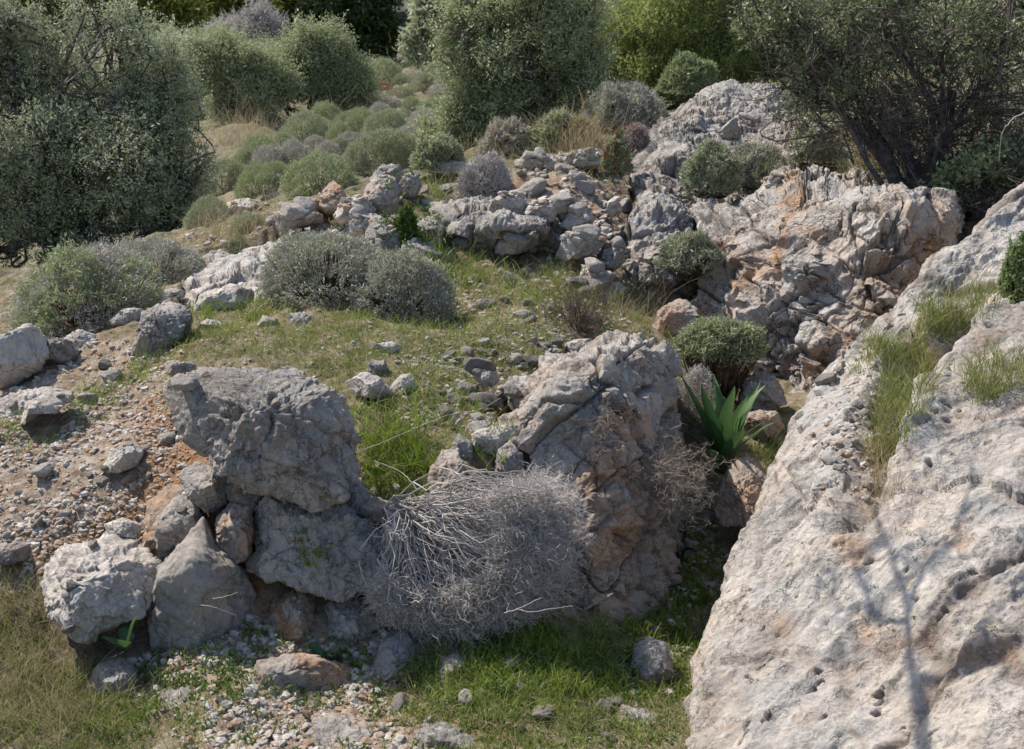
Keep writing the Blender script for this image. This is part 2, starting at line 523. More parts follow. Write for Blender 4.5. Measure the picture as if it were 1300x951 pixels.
# ------------------------------------------------------------------ bedrock: patches through control nets
M_ROCK = rock_mat('limestone_grey', warm=0.25, rust=0.25)
M_BOULD = rock_mat('limestone_boulder', dark=0.19, mid=0.345, pale=0.52, warm=0.14, rust=0.16, lichen=0.6, scale=1.2, bump=1.0)
M_BROWN = rock_mat('limestone_brown', dark=0.19, mid=0.32, pale=0.46, warm=0.40, rust=0.36, lichen=0.3, scale=1.3, bump=0.7)
M_SLAB = rock_mat('limestone_slab', streak=0.5, dark=0.26, mid=0.41, pale=0.55, warm=0.30, rust=0.12, lichen=0.35, scale=0.9, bump=0.7, crev=0.9, crackc=0.32)
M_CLIFF = rock_mat('limestone_cliff', dark=0.31, mid=0.46, pale=0.62, warm=0.40, rust=0.27, lichen=0.35, scale=0.8, bump=0.9, crev=0.85, crackc=0.8)
M_RIDGE = rock_mat('limestone_ridge', dark=0.29, mid=0.42, pale=0.55, warm=0.25, rust=0.12, lichen=0.5, scale=0.7, bump=1.0)
M_RUST = rock_mat('rusty_stone', dark=0.20, mid=0.30, pale=0.40, warm=0.8, rust=0.85, lichen=0.2, scale=1.5, bump=0.7)
M_DARK = rock_mat('smooth_grey_stone', dark=0.20, mid=0.25, pale=0.31, warm=0.2, rust=0.12, lichen=0.25, scale=0.9, bump=0.3)
M_PALE = rock_mat('pale_stone', dark=0.28, mid=0.43, pale=0.58, warm=0.2, rust=0.14, lichen=0.3, scale=1.4, bump=0.6)


def cr_basis(n, m):
    """Catmull-Rom weights: m samples over n control points"""
    t = np.linspace(0, n - 1, m); i = np.minimum(t.astype(int), n - 2); f = t - i
    W = np.zeros((m, n)); r = np.arange(m)
    w = [-.5 * f + f ** 2 - .5 * f ** 3, 1 - 2.5 * f ** 2 + 1.5 * f ** 3, .5 * f + 2 * f ** 2 - 1.5 * f ** 3, -.5 * f ** 2 + .5 * f ** 3]
    for k, wk in zip((-1, 0, 1, 2), w):
        j = i + k
        lo, hi = j < 0, j > n - 1
        ok = ~(lo | hi)
        np.add.at(W, (r[ok], j[ok]), wk[ok])
        np.add.at(W, (r[lo], np.zeros(lo.sum(), int)), 2 * wk[lo]); np.add.at(W, (r[lo], np.ones(lo.sum(), int)), -wk[lo])
        np.add.at(W, (r[hi], np.full(hi.sum(), n - 1)), 2 * wk[hi]); np.add.at(W, (r[hi], np.full(hi.sum(), n - 2)), -wk[hi])
    return W


def patch(net, nu, nv):
    net = np.array([[c if len(c) == 3 and isinstance(c, np.ndarray) else P(*c) for c in row] for row in net])
    R = np.einsum('ar,rcx->acx', cr_basis(net.shape[0], nv), net)
    return np.einsum('bc,acx->abx', cr_basis(net.shape[1], nu), R)


def grid_normals(G):
    a = np.gradient(G, axis=1); b = np.gradient(G, axis=0)
    n = unit(np.cross(a, b))
    view = -unit(G)
    s = np.sign(((n * view).sum(-1) + n[..., 2] * 0.7).mean())
    return n * s


CORE = []


def patch_rock(name, label, cat, net, nu, nv, disp, mat, core=(1, -2), stains=(), cols=0, chisel=None, fade=1, lift=0.035, relief=1.0, jamp=1.0, jsize=1.0, crk=1.0):
    net_ = [row[cols:] for row in net]
    C_ = patch(net_[core[0]:len(net) + core[1] + 1] if core[1] < 0 else net_[core[0]:], 40, 40)
    ci = np.arange(1600).reshape(40, 40)
    CORE.append((C_.reshape(-1, 3), np.stack([ci[:-1, :-1], ci[:-1, 1:], ci[1:, 1:], ci[1:, :-1]], -1).reshape(-1, 4)))
    G = patch(net, nu, nv); n = grid_normals(G)
    sh = G.shape; p = G.reshape(-1, 3)
    d, crev = disp(p)
    stain = np.zeros(len(p))
    qx, qy = proj(p); wob = fbm(p * 4, 4, 3)
    for sx, sy, sr in stains:
        stain = np.maximum(stain, np.clip(1.35 - np.hypot(qx - sx, qy - sy) / sr + 1.1 * wob, 0, 1))
    vv = np.repeat(np.linspace(0, len(net) - 1, nv), nu)
    if fade: d = d * np.clip(0.25 + 0.75 * (vv - 0.5) / 0.8, 0.25, 1)
    p2 = p + n.reshape(-1, 3) * d[:, None]
    if chisel:                            # flat broken faces struck off the relief
        cnt, r0, r1, tilt, seed = chisel
        r = np.random.RandomState(seed); nn = n.reshape(-1, 3)
        for k in r.randint(0, len(p2), cnt):
            rad = r0 * (r1 / r0) ** (r.rand() ** 1.4); c = p2[k].copy(); m = unit(nn[k] + tilt * r.normal(size=3))
            w_ = np.abs(p2 - c).max(1) < rad
            q = p2[w_] - c
            dist = np.linalg.norm(q * (0.8 + 0.4 * r.rand(3)), axis=1) * (1 + 0.25 * perlin(p2[w_] * 6 / rad * .3, seed))
            h = np.maximum(q @ m - rad * (0.02 + 0.10 * r.rand()), 0) * np.clip((rad - dist) / (0.22 * rad), 0, 1)
            p2[w_] -= m * np.minimum(h, rad * 0.24)[:, None] * 0.96
        rg = np.clip(0.55 + 2.2 * fbm(p2 * 2.2, 3, seed + 8), 0.15, 1)
        v1, e1 = joints(p2, [0.62 * jsize, 0.42 * jsize, 0.30 * jsize], seed + 20, None, 0.13, 0.045)
        v2, e2 = joints(p2, [0.25 * jsize, 0.17 * jsize, 0.12 * jsize], seed + 24, None, 0.16, 0.08)
        m2 = np.clip(0.4 + 2.6 * fbm(p2 * 1.7, 3, seed + 9), 0, 1)
        p2 += nn * jamp * (0.05 * v1 * e1 - 0.040 * (1 - e1) + m2 * (0.026 * v2 * e2 - 0.014 * (1 - e2)))[:, None]
        crev = np.clip(np.maximum(crev * (0.35 if crk == 1 else 1.0), crk * np.maximum((1 - e1) * 0.85, (1 - e2) * m2 * 0.6)), 0, 1)
        p2 += nn * (0.010 * fbm(p2 * 26, 4, seed, 0.6) + rg * relief * (0.034 * ridged(p2 * 6.5, 5, seed + 1, 0.6) + 0.02 * fbm(p2 * 11, 4, seed + 2)) + lift)[:, None]
    base = np.array([p2[:, 0].mean(), p2[:, 1].mean(), p2[:, 2].min()])
    idx = np.arange(sh[0] * sh[1]).reshape(sh[:2])
    F = np.stack([idx[:-1, :-1], idx[:-1, 1:], idx[1:, 1:], idx[1:, :-1]], -1).reshape(-1, 4)
    o = link(name, new_mesh(name, p2 - base, F, mat, True, {'crev': crev, 'stain': stain}), base)
    return tag(o, label, cat)


def rockdisp(p, amp=1.0, cell=0.35, seed=0, fine=1.0, strat=None, block=1.0, rot=None, size=(1.0, 0.8, 0.6), off=0.27):
    """blocky broken limestone"""
    q = p * (np.array(strat) if strat is not None else 1.0)
    j1, e1 = joints(q, [cell * k for k in size], seed, rot)
    j2, e2 = joints(q, [cell * k * 0.36 for k in size], seed + 3, rot, 0.3, 0.10)
    w = q + 0.12 * cell * np.stack([fbm(q / cell * 2.0, 3, seed + 1), fbm(q / cell * 2.0, 3, seed + 4), fbm(q / cell * 2.0, 3, seed + 7)], 1) * 2
    f2, _ = facet(w / cell * 2.2, seed + 3)
    f3, _ = facet(w / cell * 5.5, seed + 5)
    m = np.clip(0.5 + 2.5 * fbm(p / cell * 0.6, 3, seed + 6), 0, 1)
    m2 = np.clip(0.5 + 3.0 * fbm(p / cell * 0.8, 3, seed + 16), 0, 1)
    d = cell * (off * j1 * e1 * block - (0.05 + 0.13 * off) * (1 - e1) * block + (0.32 * off * j2 * e2 - 0.030 * (1 - e2)) * m2 * block)
    d = d + cell * (0.075 * f2 + 0.045 * f3 * (0.3 + m)) + cell * 0.14 * fbm(p / cell * 0.8, 4, seed + 9)
    d = d + cell * 0.050 * (ridged(w / cell * 2.4, 4, seed + 2, 0.55)) * fine * m + cell * 0.018 * fine * fbm(p / cell * 13, 3, seed + 8)
    crev = np.clip((1 - e1) * 1.0 + (1 - e2) * 0.7 * m2, 0, 1) * np.clip(0.65 + 1.6 * fbm(p * 3, 3, seed), 0, 1) * min(1.0, block)
    return amp * d, crev


# --- the big smooth slab on the right
S_ = [(875, 960, 3.95), (890, 861, 4.3), (936, 700, 4.8), (985, 600, 5.3), (1058, 452, 6.0), (1148, 382, 6.5), (1248, 278, 7.2), (1330, 215, 7.7)]
I_ = [[(1000, 980, 3.6), (1150, 980, 3.35), (1330, 980, 3.1), (1700, 960, 3.1)],
      [(1000, 850, 4.0), (1150, 850, 3.7), (1330, 850, 3.45), (1700, 830, 3.4)],
      [(1040, 700, 4.5), (1170, 700, 4.2), (1330, 700, 4.0), (1700, 680, 4.0)],
      [(1075, 590, 5.0), (1180, 580, 4.75), (1330, 570, 4.6), (1700, 550, 4.6)],
      [(1120, 480, 5.65), (1200, 480, 5.4), (1330, 450, 5.3), (1700, 420, 5.3)],
      [(1190, 402, 6.25), (1240, 405, 6.0), (1330, 375, 5.95), (1650, 340, 6.0)],
      [(1268, 305, 6.95), (1300, 315, 6.8), (1360, 300, 6.7), (1650, 260, 6.7)],
      [(1350, 240, 7.5), (1370, 250, 7.4), (1400, 240, 7.3), (1700, 200, 7.3)]]
net = []
for s, ii in zip(S_, I_):
    s = P(*s)
    net.append([s + np.array([-.10, .35, -1.3]), s + np.array([-.06, .15, -.40]), s] + [P(*c) for c in ii])
GROOVE = np.array([P(*c) for c in [(1215, 400, 6.1), (1150, 500, 5.5), (1120, 580, 5.0), (1085, 660, 4.6)]])


def polydist(p, L):
    best = np.full(len(p), 9.0)
    for a, b in zip(L[:-1], L[1:]):
        t = np.clip(((p - a) @ (b - a)) / ((b - a) @ (b - a)), 0, 1)
        best = np.minimum(best, np.linalg.norm(p - a - t[:, None] * (b - a), axis=1))
    return best


def slab_disp(p):
    w = p + 0.06 * np.stack([perlin(p * 4, 1), perlin(p * 4, 2), perlin(p * 4, 3)], 1)
    # flow lines run down the slab
    ax = unit(np.array([0.55, 0.35, 0.6])); al = w @ ax
    st = w - ax * (al * 0.62)[:, None]
    soft = np.clip(0.45 + 2.0 * fbm(p * 1.1, 3, 57), 0.12, 1)
    d = 0.095 * fbm(w * 1.5, 4, 3) + 0.050 * ridged(st * 3.2, 3, 7, 0.42) + (0.018 * ridged(st * 10, 4, 17, 0.55) + 0.010 * fbm(w * 24, 4, 8)) * soft
    f, e = facet(st * 2.2, 4, 0.4); f2, e2 = facet(st * 6, 9, .4)
    rough = np.clip(0.5 + 2.2 * fbm(p * 1.3, 3, 31), 0, 1)
    d += (0.045 * f + 0.018 * f2) * rough - 0.018 * (1 - e) * rough
    gd = polydist(p, GROOVE)
    d -= 0.12 * np.exp(-(gd / 0.075) ** 2) - 0.05 * np.exp(-((gd - 0.16) / 0.08) ** 2)
    # a broken upper layer ends in a lip
    ww = p + 0.035 * np.stack([fbm(p * 9, 4, 71), fbm(p * 9, 4, 72), fbm(p * 9, 4, 73)], 1) * 2
    qx, qy = proj(ww)
    lay = in_poly(qx, qy, [(1006, 600), (1022, 652), (1040, 632), (1062, 640), (1078, 668), (1098, 655), (1112, 590), (1130, 520), (1160, 440), (1090, 430), (1040, 500)]).astype(float)
    lay2 = in_poly(qx, qy, [(1150, 560), (1180, 620), (1230, 600), (1290, 640), (1420, 600), (1420, 420), (1230, 470), (1170, 510)]).astype(float)
    d += (0.055 * lay + 0.04 * lay2) * (0.8 + 0.6 * fbm(p * 3, 2, 77))
    # solution holes
    crev = np.zeros(len(p))
    for sc, sd, rmax, dep in ((4.6, 2, 0.15, 0.05), (9.0, 6, 0.22, 0.034), (16.0, 12, 0.27, 0.020), (26.0, 18, 0.27, 0.012)):
        d1, d2, h, off = worley((st + 0.10 / sc * 3 * np.stack([perlin(p * sc * 1.6, 61), perlin(p * sc * 1.6, 62), perlin(p * sc * 1.6, 63)], 1)) * sc, sd)
        rr = rmax * _rnd3[h, 1] * (_rnd3[h, 2] > 0.45)
        m = np.clip((rr - d1) / (0.025 + rr * 0.22), 0, 1)
        m *= np.clip(0.6 + 2.5 * fbm(p * 1.6, 2, sd), 0, 1)
        d -= dep * 1.9 * m; crev = np.maximum(crev, m)
    crev = np.maximum(crev, (1 - e) * rough * 0.8)
    crev = np.maximum(crev, 0.8 * np.exp(-(gd / 0.05) ** 2))
    return d, crev


slab = patch_rock('bedrock_slab', 'huge pale pinkish limestone slab sloping down to the trench, pitted with small holes', 'rock slab', net, 500, 660, slab_disp, M_SLAB, fade=0, lift=0.0, relief=0.4, jamp=0.26, jsize=2.0, crk=0.4, chisel=(46, .06, .26, .22, 10), cols=2, core=(0, -1), stains=[(1220, 690, 17), (1085, 700, 19), (985, 790, 21), (1110, 800, 27), (1165, 445, 25)])

# --- the broken cliff on the right of the trench
net = [
    [(890, 290, 10.4), (940, 262, 10.8), (1025, 235, 10.6), (1080, 240, 10.4), (1140, 245, 10.2), (1205, 250, 10.2), (1260, 260, 10.4)],
    [(893, 285, 9.3), (945, 250, 9.5), (1015, 226, 9.2), (1075, 232, 9.0), (1135, 236, 8.9), (1195, 246, 8.9), (1235, 262, 9.3)],
    [(886, 322, 8.6), (938, 288, 8.6), (1003, 250, 8.2), (1066, 256, 7.95), (1130, 258, 7.8), (1190, 266, 7.9), (1222, 275, 8.5)],
    [(868, 368, 8.3), (922, 340, 8.3), (985, 302, 8.0), (1052, 312, 7.72), (1120, 312, 7.55), (1186, 308, 7.7), (1219, 305, 8.5)],
    [(856, 412, 8.05), (914, 388, 8.1), (966, 368, 7.85), (1036, 378, 7.55), (1110, 372, 7.35), (1172, 348, 7.6), (1212, 345, 8.5)],
    [(848, 440, 7.85), (912, 428, 7.9), (962, 425, 7.7), (1020, 442, 7.42), (1094, 432, 7.2), (1158, 395, 7.55), (1205, 395, 8.5)],
    [(844, 480, 7.75), (912, 480, 7.8), (962, 490, 7.6), (1005, 525, 7.3), (1080, 505, 7.1), (1150, 460, 7.5), (1200, 450, 8.5)],
    [(844, 560, 7.7), (912, 560, 7.75), (962, 580, 7.55), (1005, 600, 7.28), (1080, 590, 7.08), (1150, 540, 7.5), (1200, 520, 8.5)]]


def cliff_disp(p):
    d, c = rockdisp(p, 1.0, 0.62, 21, 0.9, None, 1.0, None, (1.0, 0.7, 0.5), 0.20)
    d2, c2 = rockdisp(p, 1.0, 0.24, 23, 1.0, off=0.16)
    return d + d2 * 0.22, np.clip(c + 0.35 * c2, 0, 1)


cliff = patch_rock('rock_outcrop', 'broken beige and rust limestone cliff facing the trench, tree at its top', 'rock outcrop', net, 520, 400, cliff_disp, M_CLIFF, chisel=(190, .10, .45, .40, 5), stains=[(1078, 430, 46), (1112, 388, 42), (985, 318, 34), (1012, 300, 26), (1168, 325, 52), (950, 355, 24), (872, 385, 36), (1190, 345, 46), (1060, 470, 40), (925, 300, 20), (1010, 245, 22)])

# --- furrowed dome above it
net = [
    [(790, 235, 11.6), (830, 190, 12.2), (870, 155, 12.8), (920, 135, 13.2), (970, 130, 13.4), (1015, 165, 13)],
    [(800, 216, 10.7), (830, 172, 11.3), (870, 137, 11.9), (920, 114, 12.3), (970, 110, 12.5), (1010, 140, 12.2)],
    [(803, 250, 9.6), (842, 218, 10.0), (882, 184, 10.6), (930, 160, 11.2), (980, 152, 11.3), (1022, 172, 11.2)],
    [(798, 290, 9.05), (845, 268, 9.15), (890, 248, 9.7), (940, 226, 10.1), (990, 202, 10.25), (1030, 206, 10.2)],
    [(794, 330, 8.75), (840, 322, 8.7), (885, 308, 8.95), (930, 282, 9.5), (985, 246, 9.7), (1030, 242, 9.6)],
    [(792, 372, 8.65), (836, 376, 8.5), (872, 362, 8.7), (930, 340, 9.2), (985, 290, 9.5), (1030, 280, 9.4)],
    [(790, 430, 8.6), (835, 440, 8.4), (872, 420, 8.6), (930, 400, 9.1), (985, 350, 9.5), (1030, 340, 9.4)]]


def dome_disp(p):
    ax = unit(np.array([0.75, 0.5, 0.35]))
    st = p - np.outer(p @ ax, ax) * 0.66
    top = np.clip((p[:, 1] - 9.6) / 0.8, 0, 1)
    d, c = rockdisp(p, 0.9, 0.5, 41, off=0.10)
    return d * (1.05 - 0.5 * top) + (0.085 * ridged(st * 4.5, 4, 5, 0.6) + 0.055 * ridged(st * 11, 3, 6, 0.6)) * (0.15 + 0.60 * top), c * (1 - 0.5 * top)


dome = patch_rock('rock_dome', 'furrowed grey bedrock dome rising to the skyline ridge below the bushes', 'rock outcrop', net, 340, 380, dome_disp, M_RIDGE, chisel=(110, .12, .45, .28, 7), relief=1.3)

# --- overhanging back wall of the hollow
net = [
    [(535, 275, 10.2), (590, 262, 10.3), (640, 255, 10.4), (692, 262, 10.3), (742, 275, 10.2)],
    [(545, 268, 9.6), (592, 258, 9.6), (640, 256, 9.6), (692, 264, 9.5), (740, 275, 9.4)],
    [(550, 285, 8.95), (590, 274, 8.8), (640, 278, 8.62), (692, 290, 8.6), (738, 302, 8.7)],
    [(556, 300, 8.8), (598, 296, 8.62), (645, 302, 8.5), (695, 312, 8.5), (738, 318, 8.66)],
    [(565, 330, 8.8), (602, 335, 8.72), (650, 342, 8.72), (700, 345, 8.7), (740, 345, 8.75)],
    [(565, 370, 8.8), (605, 375, 8.72), (650, 390, 8.74), (700, 385, 8.72), (740, 380, 8.75)]]


def wall_disp(p):
    d, c = rockdisp(p, 0.7, 0.4, 52, 1.2, None, 0.8, off=0.12)
    return d + 0.02 * ridged(p * 9, 4, 53), c


wall = patch_rock('rock_overhang', 'grey overhanging rock face at the back of the grassy hollow', 'rock outcrop', net, 300, 220, wall_disp, M_BOULD, chisel=(70, .1, .4, .4, 8))

# --- low layered ledge, left of the hollow
net = [
    [(265, 350, 9.9), (330, 318, 10.0), (400, 292, 10.0), (470, 275, 10.0), (535, 275, 9.9)],
    [(262, 338, 9.3), (325, 312, 9.3), (395, 290, 9.4), (465, 272, 9.4), (530, 268, 9.4)],
    [(240, 355, 8.6), (308, 335, 8.6), (385, 315, 8.7), (452, 300, 8.8), (522, 300, 8.85)],
    [(226, 375, 8.0), (290, 370, 7.95), (352, 372, 7.95), (432, 368, 8.1), (502, 358, 8.25)],
    [(234, 396, 7.65), (290, 398, 7.55), (352, 402, 7.55), (432, 400, 7.7), (500, 390, 7.85)],
    [(234, 440, 7.6), (290, 440, 7.5), (352, 440, 7.5), (432, 440, 7.6), (500, 430, 7.8)]]


def ledge_disp(p):
    # thin beds dipping to the left
    R_ = np.array([[0.95, 0, 0.31], [0, 1, 0], [-0.31, 0, 0.95]])
    d, c = rockdisp(p, 1.0, 0.5, 61, 1.0, None, 1.0, R_, (1.3, 0.8, 0.2), 0.09)
    d2, c2 = rockdisp(p, 1.0, 0.24, 63, off=0.14)
    return d + 0.2 * d2, c


ledge = patch_rock('rock_ledge', 'low layered grey limestone ledge behind the cushion shrubs, sloping down to the left', 'rock outcrop', net, 420, 240, ledge_disp, M_PALE, chisel=(110, .08, .4, .3, 9), jamp=0.5, relief=0.6)

# --- the standing block in the middle
net = [
    [(625, 590, 6.1), (690, 520, 6.5), (740, 478, 6.7), (790, 470, 6.8), (835, 490, 6.7), (862, 530, 6.6)],
    [(632, 552, 5.75), (690, 482, 6.0), (738, 446, 6.15), (790, 431, 6.25), (836, 446, 6.2), (852, 480, 6.3)],
    [(642, 566, 5.5), (690, 520, 5.5), (745, 470, 5.55), (795, 447, 5.75), (836, 456, 6.0), (855, 495, 6.25)],
    [(650, 600, 5.36), (700, 570, 5.32), (750, 540, 5.36), (802, 530, 5.55), (842, 535, 5.85), (860, 560, 6.2)],
    [(655, 650, 5.24), (705, 640, 5.18), (755, 630, 5.18), (808, 630, 5.38), (848, 640, 5.68), (864, 640, 6.1)],
    [(660, 720, 5.12), (710, 720, 5.06), (760, 720, 5.05), (810, 730, 5.2), (852, 720, 5.5), (868, 700, 5.95)],
    [(660, 800, 5.0), (710, 800, 4.96), (760, 800, 4.95), (808, 790, 5.05), (848, 770, 5.3), (868, 740, 5.8)],
    [(660, 880, 5.0), (710, 880, 4.95), (760, 880, 4.94), (808, 870, 5.03), (848, 850, 5.28), (868, 820, 5.78)]]


def block_disp(p):
    d, c = rockdisp(p * np.array([1, 1, 0.8]), 1.0, 0.40, 71, 1.0, off=0.16)
    d2, c2 = rockdisp(p, 1.0, 0.15, 73, 1.0, off=0.16)
    return d + d2 * 0.2, np.clip(c + .35 * c2, 0, 1)


block = patch_rock('rock_block', 'tall brownish limestone block standing between the terrace and the trench', 'rock outcrop', net, 380, 460, block_disp, M_BROWN, chisel=(110, .06, .30, .35, 6), stains=[(765, 600, 30), (790, 540, 25), (775, 680, 35), (815, 620, 32)])
xs = np.concatenate([-geo(4.6, 260, 70)[::-1], np.arange(-4.6, 5.6, 0.022), geo(5.6, 260, 70)])
ys = np.concatenate([3.0 - geo(0.05, 130, 50)[::-1], np.arange(3.0, 12.4, 0.022), geo(12.4, 340, 130)])
X, Yg = np.meshgrid(xs, ys)
xy = np.stack([X.ravel(), Yg.ravel()], 1)
Z = ground_z(xy)
dist = np.hypot(xy[:, 0], xy[:, 1])
p3 = np.stack([xy[:, 0], xy[:, 1], np.zeros(len(xy))], 1)
amp = np.clip(dist / 9, 0.5, 8)
# the soil sinks below the bedrock that breaks through it
from mathutils.bvhtree import BVHTree
near = np.nonzero((xy[:, 0] > -4) & (xy[:, 0] < 5.5) & (xy[:, 1] > 2.5) & (xy[:, 1] < 14))[0]
Z += 0.11 * fbm(p3 * 1.3, 5, 2) * np.clip(dist / 6, .6, 4) + 0.045 * fbm(p3 * 6, 4, 5) * np.clip(amp, 0, 1.5) + 0.022 * ridged(p3 * 15, 2, 8) * (dist < 14)
for VV, FF in CORE:
    bv = BVHTree.FromPolygons([tuple(v) for v in VV], [tuple(f) for f in FF])
    lo, hi = VV.min(0), VV.max(0)
    for k in near:
        x, y = xy[k]
        if lo[0] < x < hi[0] and lo[1] < y < hi[1]:
            h = bv.ray_cast((x, y, 3.0), (0, 0, -1))[0]
            if h is not None and Z[k] > h[2] - 0.16:
                Z[k] = h[2] - 0.16
V = np.stack([xy[:, 0], xy[:, 1], Z], 1)
px, py = proj(V)
front = (V @ FWD) > 1
scree = (in_poly(px, py, POLY_SCREE) | in_poly(px, py, [(190, 560), (345, 560), (345, 800), (500, 800), (520, 850), (470, 880), (560, 970), (220, 970), (260, 890), (150, 870), (150, 810), (190, 800)]) | in_poly(px, py, POLY_RUBBLE)) & front & (dist < 14)
veg = np.where(scree, 0.12, 0.85)
earth = ((in_poly(px, py, [(180, 505), (215, 500), (240, 530), (300, 580), (340, 620), (345, 790), (200, 790), (185, 720), (60, 730), (30, 700), (150, 660), (175, 600)]) | in_poly(px, py, [(215, 430), (235, 420), (240, 455), (200, 470)])) & front & (dist < 8)).astype(float).reshape(X.shape)
for _ in range(6):
    earth[1:-1, 1:-1] = (earth[1:-1, 1:-1] * 2 + earth[2:, 1:-1] + earth[:-2, 1:-1] + earth[1:-1, 2:] + earth[1:-1, :-2]) / 6
# soft edge of the vegetation cover
vg = veg.reshape(X.shape)
for _ in range(8):
    vg[1:-1, 1:-1] = (vg[1:-1, 1:-1] * 2 + vg[2:, 1:-1] + vg[:-2, 1:-1] + vg[1:-1, 2:] + vg[1:-1, :-2]) / 6
idx = np.arange(len(V)).reshape(X.shape)
F = np.stack([idx[:-1, :-1], idx[:-1, 1:], idx[1:, 1:], idx[1:, :-1]], -1).reshape(-1, 4)
tag(link('ground', new_mesh('ground', V, F, ground_mat(), True, {'veg': vg.ravel(), 'far': np.clip((dist - 9.2) / 2.5, 0, 1), 'earth': earth.ravel()})), kind='structure')
print('ground', len(V))

print('bedrock done', time.time() - _T0)
# ------------------------------------------------------------------ boulders
def poly_radius(th, poly):
    """distance from the origin to the outline in direction th (star shaped)"""
    best = np.zeros(len(th)); cx, sy = np.cos(th), np.sin(th)
    n = len(poly)
    for i in range(n):
        ax, ay = poly[i]; bx, by = poly[(i + 1) % n]
        ex, ey = bx - ax, by - ay
        den = cx * ey - sy * ex
        den = np.where(np.abs(den) < 1e-9, 1e-9, den)
        t = (ax * ey - ay * ex) / den
        u = (ax * sy - ay * cx) / den
        ok = (t > 0) & (u >= -1e-6) & (u <= 1 + 1e-6)
        best = np.where(ok, np.maximum(best, t), best)
    return best


def stone_shape(V, seed, cell=0.5, rough=1.0, cuts=12, keep=0.84):
    """unit stone: an irregular convex block, then broken relief"""
    rs = np.random.RandomState(seed)
    p = np.sign(V) * np.abs(V) ** 0.8
    p /= np.abs(p).max()
    for k in range(cuts):
        n = unit(rs.normal(size=3)); o = keep * (0.72 + 0.4 * rs.rand())
        s = p @ n; over = np.maximum(s - o, 0)
        p = p - n * (over * 0.93)[:, None]
    return p


def boulder(name, label, cat, outline, Y, depth, seed, mat, sub=6, rough=1.0, cell=0.35, lean=0.0, cuts=13, group=None, sink=0.0, topcut=0.78, grow=1.07, facing=1.0):
    """a boulder of the given front outline (photo pixels at distance Y) and depth in metres"""
    o = np.array(outline, float); c = np.array([(o[:, 0].min() + o[:, 0].max()) / 2, (o[:, 1].min() + o[:, 1].max()) / 2])
    o = c + (o - c) * grow
    ctr = P(c[0], c[1], Y); sc = (ctr @ FWD) / FPX
    poly = np.stack([(o[:, 0] - c[0]) * sc, -(o[:, 1] - c[1]) * sc], 1)
    V, F = ico(sub)
    rs = np.random.RandomState(seed)
    th = np.arctan2(V[:, 1], V[:, 0]); R = poly_radius(th, poly)
    w = V[:, 2]
    s = np.hypot(V[:, 0], V[:, 1]); f = (1 - np.abs(w) ** 2.6) ** (1 / 2.6)
    f = np.clip(f, 0, 1)
    lx, ly, lz = R * np.cos(th) * f, R * np.sin(th) * f, depth / 2 * np.sign(w) * np.abs(w) ** 0.9
    rad = np.mean(R)
    q = np.stack([lx, ly, lz], 1)
    for k in range(cuts):                # flat broken faces towards the front and top
        n = unit(np.array([rs.normal() * 0.8 * facing, (rs.normal() * 0.7 + 0.1) * facing, rs.rand() * 0.9 + 0.3]))
        h = (q @ n).max() * (0.60 + 0.28 * rs.rand())
        q = q - n * (np.maximum(q @ n - h, 0) * 0.95)[:, None]
    tn = unit(np.array([0.1, 0.85, 0.5])); h = (q @ tn).max() * topcut     # the weathered upper face
    q = q - tn * (np.maximum(q @ tn - h, 0) * 0.85)[:, None]
    ly2 = q[:, 1]
    q[:, 2] -= lean * ly2                # top leans away from the camera
    W = q[:, :1] * RIGHT + q[:, 1:2] * UP - q[:, 2:3] * FWD
    nrm = unit(W / np.array([1, 1, 1]))
    d, crev = rockdisp(W + ctr + seed, 1.0, max(cell * 2.6, 0.75) * rad, seed, 1.0, None, 0.75)
    wr = (W + seed) + rad * 0.25 * np.stack([perlin((W + seed) / rad * 1.5, 1), perlin((W + seed) / rad * 1.5, 2), perlin((W + seed) / rad * 1.5, 3)], 1)
    d2 = rad * (0.15 * ridged(wr / rad * 1.9 * np.array([1.25, 1, 0.8]), 5, seed + 3, 0.58) + 0.035 * fbm(wr / rad * 5, 4, seed + 2) + 0.012 * fbm((W + seed) / rad * 16, 3, seed))
    W = W + nrm * (d * 0.62 * rough + d2 * rough)[:, None] + ctr
    W[:, 2] -= sink
    base = np.array([ctr[0], ctr[1], W[:, 2].min()])
    ob = link(name, new_mesh(name, W - base, F, mat, True, {'crev': crev}), base)
    return tag(ob, label, cat, group)


def B(label, outline, Y, depth, seed, mat=None, sub=5, name='boulder', cat='boulder', **k):
    return boulder(name, label, cat, outline, Y, depth, seed, mat or M_BOULD, sub, **k)


def box(x0, y0, x1, y1, seed=1, n=9):
    """an irregular outline filling a pixel box"""
    r = np.random.RandomState(seed); cx, cy = (x0 + x1) / 2, (y0 + y1) / 2
    out = []
    for k in range(n):
        a = 2 * math.pi * (k + 0.6 * (r.rand() - .5)) / n; m = 0.86 + 0.22 * r.rand()
        c, s = math.cos(a), math.sin(a)
        e = (abs(c) ** 3 + abs(s) ** 3) ** (-1 / 3)
        out.append((cx + (x1 - x0) / 2 * c * e * m, cy + (y1 - y0) / 2 * s * e * m))
    return out


